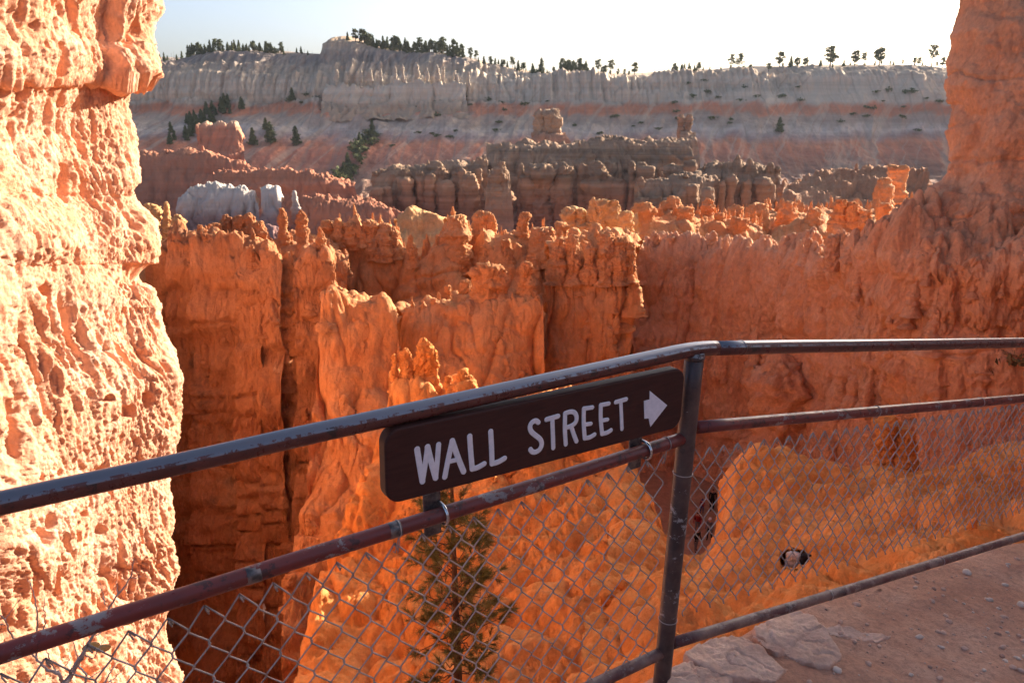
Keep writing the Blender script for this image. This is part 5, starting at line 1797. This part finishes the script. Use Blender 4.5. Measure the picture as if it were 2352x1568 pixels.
M['pine_needles'] = m
pine = empty('pine_tree', (PB[0], PB[1], gr0))
tag(pine, 'young pine with sparse olive needles growing below the railing, seen through the chain link', 'tree')
H = PTOP[2] - gr0
tz = np.linspace(0, 1, 30)
TRK = np.array([[PB[0] + 0.12 * t + 0.05 * math.sin(5 * t), PB[1] + 0.1 * t + 0.04 * math.cos(4 * t), gr0 + H * t] for t in tz])
mb = MB()
mb.tube(TRK, 0.125 * (1 - tz) ** 0.8 + 0.006, 14)
mb.build('trunk', M['bark'], pine)
rp = np.random.RandomState(21)
br, nd = MB(), MB()
NV, NF, cnt = [], [], 0


def tuft(c, d, L, n):
    global cnt
    d = d / (np.linalg.norm(d) + 1e-9)
    e = rp.normal(size=(n, 3)) * 0.55 + d
    e /= np.linalg.norm(e, axis=1)[:, None]
    o = c + d * rp.uniform(-0.12, 0.05, (n, 1))
    s = np.cross(e, rp.normal(size=(n, 3)))
    s /= np.linalg.norm(s, axis=1)[:, None]
    ln = L * rp.uniform(0.7, 1.15, (n, 1))
    wd = 0.0055
    V = np.stack([o - s * wd, o + s * wd, o + e * ln], 1).reshape(-1, 3)
    nd.add(V, tris=np.arange(n * 3).reshape(n, 3))


for k in range(48):
    t = 0.36 + 0.63 * (k + rp.uniform(0, 1)) / 46
    c = np.array([np.interp(t, tz, TRK[:, i]) for i in range(3)])
    span = 1.55 * (1 - t) ** 0.55 * (0.62 if t < 0.5 else 1.0) + 0.12
    bare = t < 0.47
    for j in range(rp.randint(2, 5)):
        a = rp.uniform(0, 6.28)
        L = span * rp.uniform(0.55, 1.1)
        dirv = np.array([math.cos(a), math.sin(a), rp.uniform(-0.12, 0.35)])
        s = np.linspace(0, 1, 6)[:, None]
        P = c + dirv * L * s + np.array([0, 0, 1.0]) * (0.22 * L * s ** 2 - 0.10 * L * s)
        P[1:] += rp.normal(0, 0.025, (5, 3))
        br.tube(P, np.linspace(0.016, 0.005, 6) * (1.3 - 0.7 * t), 5)
        if bare and rp.rand() < 0.55:
            continue
        for q_ in range(rp.randint(3, 7)):
            f = rp.uniform(0.45, 1.0)
            p = c + dirv * L * f + np.array([0, 0, 1.0]) * (0.22 * L * f * f - 0.10 * L * f)
            sd_ = dirv + rp.normal(0, 0.7, 3)
            tip = p + sd_ * rp.uniform(0.06, 0.2)
            br.tube([p, (p + tip) / 2 + rp.normal(0, 0.01, 3), tip], [0.005, 0.004, 0.003], 4)
            tuft(tip, sd_ + np.array([0, 0, 0.4]), 0.18, 44)
        tuft(P[-1], dirv + np.array([0, 0, 0.5]), 0.19, 60)
br.build('branches', M['bark'], pine)
nd.build('crown', M['pine_needles'], pine, smooth_shade=False)

# ------------------------------------------------------------------ the bare shrub behind the lower left of the railing
m, nt, b = base_mat('grey_twig', 0.8, 0.2)
nt.links.new(ramp(nt, mapped_noise(nt, 30, detail=5), [(0.3, (0.30, 0.23, 0.20)), (0.7, (0.55, 0.44, 0.38))]), b.inputs['Base Color'])
M['twig'] = m
m, nt, b = base_mat('yellow_leaf', 0.6, 0.3)
nt.links.new(ramp(nt, mapped_noise(nt, 60, detail=5), [(0.3, (0.55, 0.32, 0.10)), (0.7, (0.66, 0.46, 0.20))]), b.inputs['Base Color'])
M['leaf'] = m
SD = 3.1
sq = lambda zx, zy, d=SD: Q(zx * 0.2311, 1205.8 + zy * 0.2311, d)
sb0 = sq(630, 1700)
shrub = empty('dry_shrub', sb0 - np.array([0, 0, 0.5]))
tag(shrub, 'bare pale shrub with thin twigs and a few yellow leaves against the bright cliff', 'shrub')
mb = MB()
for pts, r0, r1, dz in [
    ([(630, 2600), (636, 1900), (640, 1600), (690, 1520), (760, 1400), (830, 1280), (930, 1100), (970, 1010), (1130, 750), (1300, 520), (1330, 340)], 0.012, 0.0016, 0.0),
    ([(1300, 525), (1350, 520), (1410, 500)], 0.0018, 0.001, 0.02), ([(1170, 665), (1165, 600), (1160, 555)], 0.0018, 0.001, 0.0), ([(1040, 790), (1020, 680), (995, 570)], 0.0022, 0.001, 0.05),
    ([(636, 1900), (625, 1600), (600, 1480), (480, 1440), (370, 1330), (290, 1250), (230, 1150)], 0.009, 0.002, -0.1),
    ([(370, 1340), (372, 1020), (370, 850), (330, 650), (270, 530)], 0.0045, 0.0013, -0.1), ([(375, 1180), (450, 970), (440, 850), (448, 700)], 0.003, 0.001, -0.1),
    ([(290, 1250), (130, 1110), (50, 940), (0, 890), (-60, 850)], 0.0042, 0.0018, -0.15), ([(50, 940), (110, 850), (210, 720)], 0.0022, 0.001, -0.1), ([(50, 985), (10, 985), (-40, 960)], 0.002, 0.001, -0.1),
    ([(640, 1900), (850, 1560), (860, 1480), (780, 1400), (770, 1300), (730, 1140)], 0.006, 0.0016, 0.1), ([(852, 1540), (960, 1470), (1010, 1440)], 0.003, 0.001, 0.15),
    ([(700, 1900), (1040, 1560), (1120, 1420), (1175, 1330)], 0.005, 0.0012, 0.2), ([(1080, 1560), (1140, 1520), (1250, 1390)], 0.003, 0.001, 0.2), ([(600, 1480), (540, 1430), (480, 1290), (460, 1230)], 0.004, 0.0015, -0.05),
    ([(830, 1280), (930, 1330), (1000, 1200), (1050, 1090)], 0.003, 0.001, 0.1), ([(955, 1090), (1010, 1060), (1070, 1020)], 0.003, 0.001, 0.1), ([(720, 1450), (640, 1400), (720, 1300)], 0.003, 0.001, 0.1), ([(800, 1330), (850, 1260), (820, 1150)], 0.003, 0.001, 0.0)]:
    P = np.array([sq(x, y, SD + dz * min(1, k / 3) + 0.02 * math.sin(k * 2.3)) for k, (x, y) in enumerate(pts)])
    n_ = len(P)
    s = np.linspace(0, n_ - 1, n_ * 5)
    P = np.stack([np.interp(s, np.arange(n_), P[:, i]) for i in range(3)], -1)
    P += rp.normal(0, 0.0016, P.shape)
    mb.tube(P, np.linspace(r0, r1, len(P)), 7)
mb.build('branches', M['twig'], shrub)
for zx, zy, rad in ((905, 1205, 0.030), (1025, 1220, 0.026), (1280, 965, 0.024)):
    c = sq(zx, zy, SD + 0.25)
    mb = MB()
    th = np.arange(14) / 14 * 2 * math.pi
    ax, ay = np.array([0.9, 0.3, 0.2]), np.array([-0.25, -0.1, 0.95])
    G = np.array([[c + rad * f * (math.cos(t) * ax * 1.25 + math.sin(t) * ay * (0.75 if zx < 1200 else 0.35)) + np.array([0, -1, 0]) * 0.006 * (1 - f * f) for t in th] for f in (0.02, 0.4, 0.75, 1.0)])
    mb.grid(G, wrap=True)
    lf = mb.build('leaf', M['leaf'], shrub)
    sm = lf.modifiers.new('thick', 'SOLIDIFY')
    sm.thickness = 0.0015

# ------------------------------------------------------------------ the trail far below and the hikers on it
LW = [[(1360, 1330, 47), (1700, 1330, 47), (2250, 1330, 44)], [(1370, 1240, 51), (1700, 1240, 51), (2250, 1230, 48)], [(1380, 1150, 56), (1700, 1150, 56), (2250, 1140, 52)], [(1390, 1060, 62), (1700, 1050, 62), (2250, 1040, 56)], [(1400, 1000, 66), (1700, 990, 66), (2250, 980, 60)]]
W_ = [np.array([Q(*p) for p in resample(r, 120)]) for r in LW]
P, t, tt = patch_grid(W_, 120, 100)
P[..., 2] += 0.25 * fbm(P / 3.0, 4) + 0.06 * fbm(P / 0.6, 3)
mb = MB()
mb.grid(P)
o = mb.build('path', M['floor'])
tag(o, kind='structure')
LP = P.reshape(-1, 3)
LPX, LPY, _d = project(LP)


def cloth(name, c):
    m, nt, b = base_mat(name, 0.85, 0.15)
    nt.links.new(ramp(nt, mapped_noise(nt, 9, detail=4), [(0.3, tuple(x * 0.75 for x in c)), (0.7, c)]), b.inputs['Base Color'])
    return m


M['skin'] = cloth('skin', (0.50, 0.28, 0.20))
M['hair'] = cloth('dark_hair', (0.035, 0.022, 0.016))
M['black'] = cloth('black_cloth', (0.018, 0.017, 0.018))
M['red'] = cloth('red_cloth', (0.36, 0.05, 0.055))
M['blue'] = cloth('blue_cloth', (0.035, 0.06, 0.19))
M['white'] = cloth('white_cloth', (0.72, 0.70, 0.68))
M['grey'] = cloth('grey_cloth', (0.20, 0.19, 0.20))


def person(X, Y, h, face, shirt, trousers, hair, label, pose=0, hat=None, pack=None):
    k = np.argmin((LPX - X) ** 2 + (LPY - Y) ** 2)
    base = LP[k].copy()
    base[2] -= 0.02
    J = {}
    s = h
    st = 0.06 if pose == 0 else 0.12
    bend = 0.05 if pose < 2 else 0.16
    pel = (0, 0, 0.52)
    pts = [pel, (0, bend * 0.3, 0.60), (0, bend * 0.7, 0.72), (0, bend, 0.81), (0, bend * 1.15, 0.855), (0, bend * 1.3 + 0.005, 0.90), (0, bend * 1.3 + 0.008, 0.955), (0, bend * 1.3, 0.985)]
    rad = [(0.085, 0.062), (0.078, 0.056), (0.092, 0.06), (0.085, 0.055), (0.032, 0.032), (0.050, 0.055), (0.048, 0.054), (0.026, 0.03)]
    ed = [(i, i + 1) for i in range(7)]
    for sx in (-1, 1):
        a = len(pts)
        pts += [(0.055 * sx, 0, 0.48), (0.058 * sx, 0.02 + st * 0.4 * sx, 0.27), (0.058 * sx, st * sx * 0.5, 0.045), (0.062 * sx, st * sx * 0.5 + 0.075, 0.018)]
        rad += [(0.058, 0.06), (0.040, 0.042), (0.026, 0.028), (0.020, 0.016)]
        ed += [(0, a), (a, a + 1), (a + 1, a + 2), (a + 2, a + 3)]
        a = len(pts)
        f = 0.05 if pose == 0 else 0.11
        pts += [(0.108 * sx, bend, 0.80), (0.135 * sx, bend * 0.7 - 0.01, 0.655), (0.128 * sx, bend * 0.7 + f, 0.535), (0.122 * sx, bend * 0.7 + f + 0.025, 0.475)]
        rad += [(0.036, 0.036), (0.027, 0.028), (0.020, 0.021), (0.019, 0.013)]
        ed += [(3, a), (a, a + 1), (a + 1, a + 2), (a + 2, a + 3)]
    me = bpy.data.meshes.new('person')
    me.from_pydata([tuple(c * s for c in p) for p in pts], ed, [])
    tmp = bpy.data.objects.new('person', me)
    COL.objects.link(tmp)
    tmp.modifiers.new('skin', 'SKIN').use_smooth_shade = True
    for i, r in enumerate(rad):
        me.skin_vertices[0].data[i].radius = (r[0] * s, r[1] * s)
        me.skin_vertices[0].data[i].use_root = (i == 0)
    tmp.modifiers.new('sub', 'SUBSURF').levels = 2
    tmp.modifiers['sub'].render_levels = 2
    dg = bpy.context.evaluated_depsgraph_get()
    dg.update()
    me2 = bpy.data.meshes.new_from_object(tmp.evaluated_get(dg))
    bpy.data.objects.remove(tmp)
    me2.name = 'person'
    me2.materials.clear()
    for m in (M['skin'], shirt, trousers, M['black'], M[hair]):
        me2.materials.append(m)
    hy = bend * 1.3
    for p in me2.polygons:
        c = p.center / s
        arm = abs(c.x) > 0.10 and c.z < 0.86
        if c.z < 0.05:
            i = 3
        elif arm and c.z < 0.51 and c.y > 0.03:
            i = 0
        elif c.z < 0.515 and abs(c.x) < 0.115:
            i = 2
        elif c.z < 0.835:
            i = 1
        elif c.z > 0.955 or (c.y < hy - 0.01 and c.z > 0.87):
            i = 4
        else:
            i = 0
        p.material_index = i
        p.use_smooth = True
    o = bpy.data.objects.new('person', me2)
    COL.objects.link(o)
    o.location = base
    o.rotation_euler = (0, 0, R(face))
    bpy.context.view_layer.update()
    tag(o, label, 'person')
    Mx = o.matrix_world
    if hat is not None:
        mb = MB()
        th = np.arange(18) / 18 * 2 * math.pi
        G = np.array([[np.array(Mx @ Vector((math.cos(t) * q * s, (hy + math.sin(t) * q * 1.1 + (0.05 if f == 0 and math.sin(t) > 0.2 else 0)) * s, (0.945 + z_) * s))) for t in th] for f, (q, z_) in enumerate([(0.058, 0.0), (0.057, 0.006), (0.055, 0.03), (0.040, 0.055), (0.003, 0.066)])])
        mb.grid(G, wrap=True)
        mb.build('cap', hat, o)
    if pack is not None:
        mb = MB()
        mb.grid(column_grid(np.array(Mx @ Vector((0, -0.105 * s + bend * 0.5 * s, 0.57 * s))), np.array(Mx @ Vector((0, -0.10 * s + bend * s, 0.84 * s))), 0.095 * s, 3.0, 0.15, 16, 16, 0.25, 0.8, 0.25), wrap=True)
        mb.build('backpack', pack, o)
    return o


person(1632, 1173, 1.76, 170, M['black'], M['black'], 'hair', 'person in black clothes standing farthest up the lower trail', 0)
person(1615, 1178, 1.12, 150, M['red'], M['blue'], 'hair', 'small person in a red top, blue trousers and a blue cap', 1, hat=M['blue'])
person(1602, 1220, 1.70, 160, M['red'], M['grey'], 'hair', 'person with dark hair and a reddish top behind the railing post', 2, pack=M['black'])
dpn = person(1599, 1262, 1.72, 200, M['black'], M['grey'], 'hair', 'person in a black jacket with a white sleeve stripe, half hidden by the mound', 1)
mb = MB()
Mx = dpn.matrix_world
for sx in (-1, 1):
    mb.tube([np.array(Mx @ Vector((sx * a * 1.72, b_ * 1.72, c * 1.72))) for a, b_, c in ((0.146, 0.05, 0.79), (0.163, 0.03, 0.655), (0.150, 0.13, 0.545))], 0.020, 6)
mb.build('sleeve_stripe', M['white'], dpn)
person(1628, 1238, 1.66, 140, M['grey'], M['black'], 'hair', 'person with a white cap and dark clothes, half hidden by the mound', 1, hat=M['white'])

# a brownish bush clinging to the shaded wall at the right edge
WV = np.empty(len(bpy.data.objects['rock_wall.001'].data.vertices) * 3)
bpy.data.objects['rock_wall.001'].data.vertices.foreach_get('co', WV)
WV = WV.reshape(-1, 3)
wx, wy, wd_ = project(WV)
k = np.argmin((wx - 2338) ** 2 + (wy - 815) ** 2 + (wd_ > 42) * 1e6)
me = PROTO['bush'][0].copy()
M['dry_leaves'] = leaf_mat('dry_leaves', (0.10, 0.075, 0.035), (0.20, 0.14, 0.06))
me.materials[0] = M['dry_leaves']
o = bpy.data.objects.new('bush', me)
COL.objects.link(o)
o.location = WV[k] - np.array([0, 0.1, 0.6])
o.scale = (1.1, 1.1, 1.2)
tag(o, 'brownish bush clinging to the shaded rock wall just above the end of the top rail', 'bush')
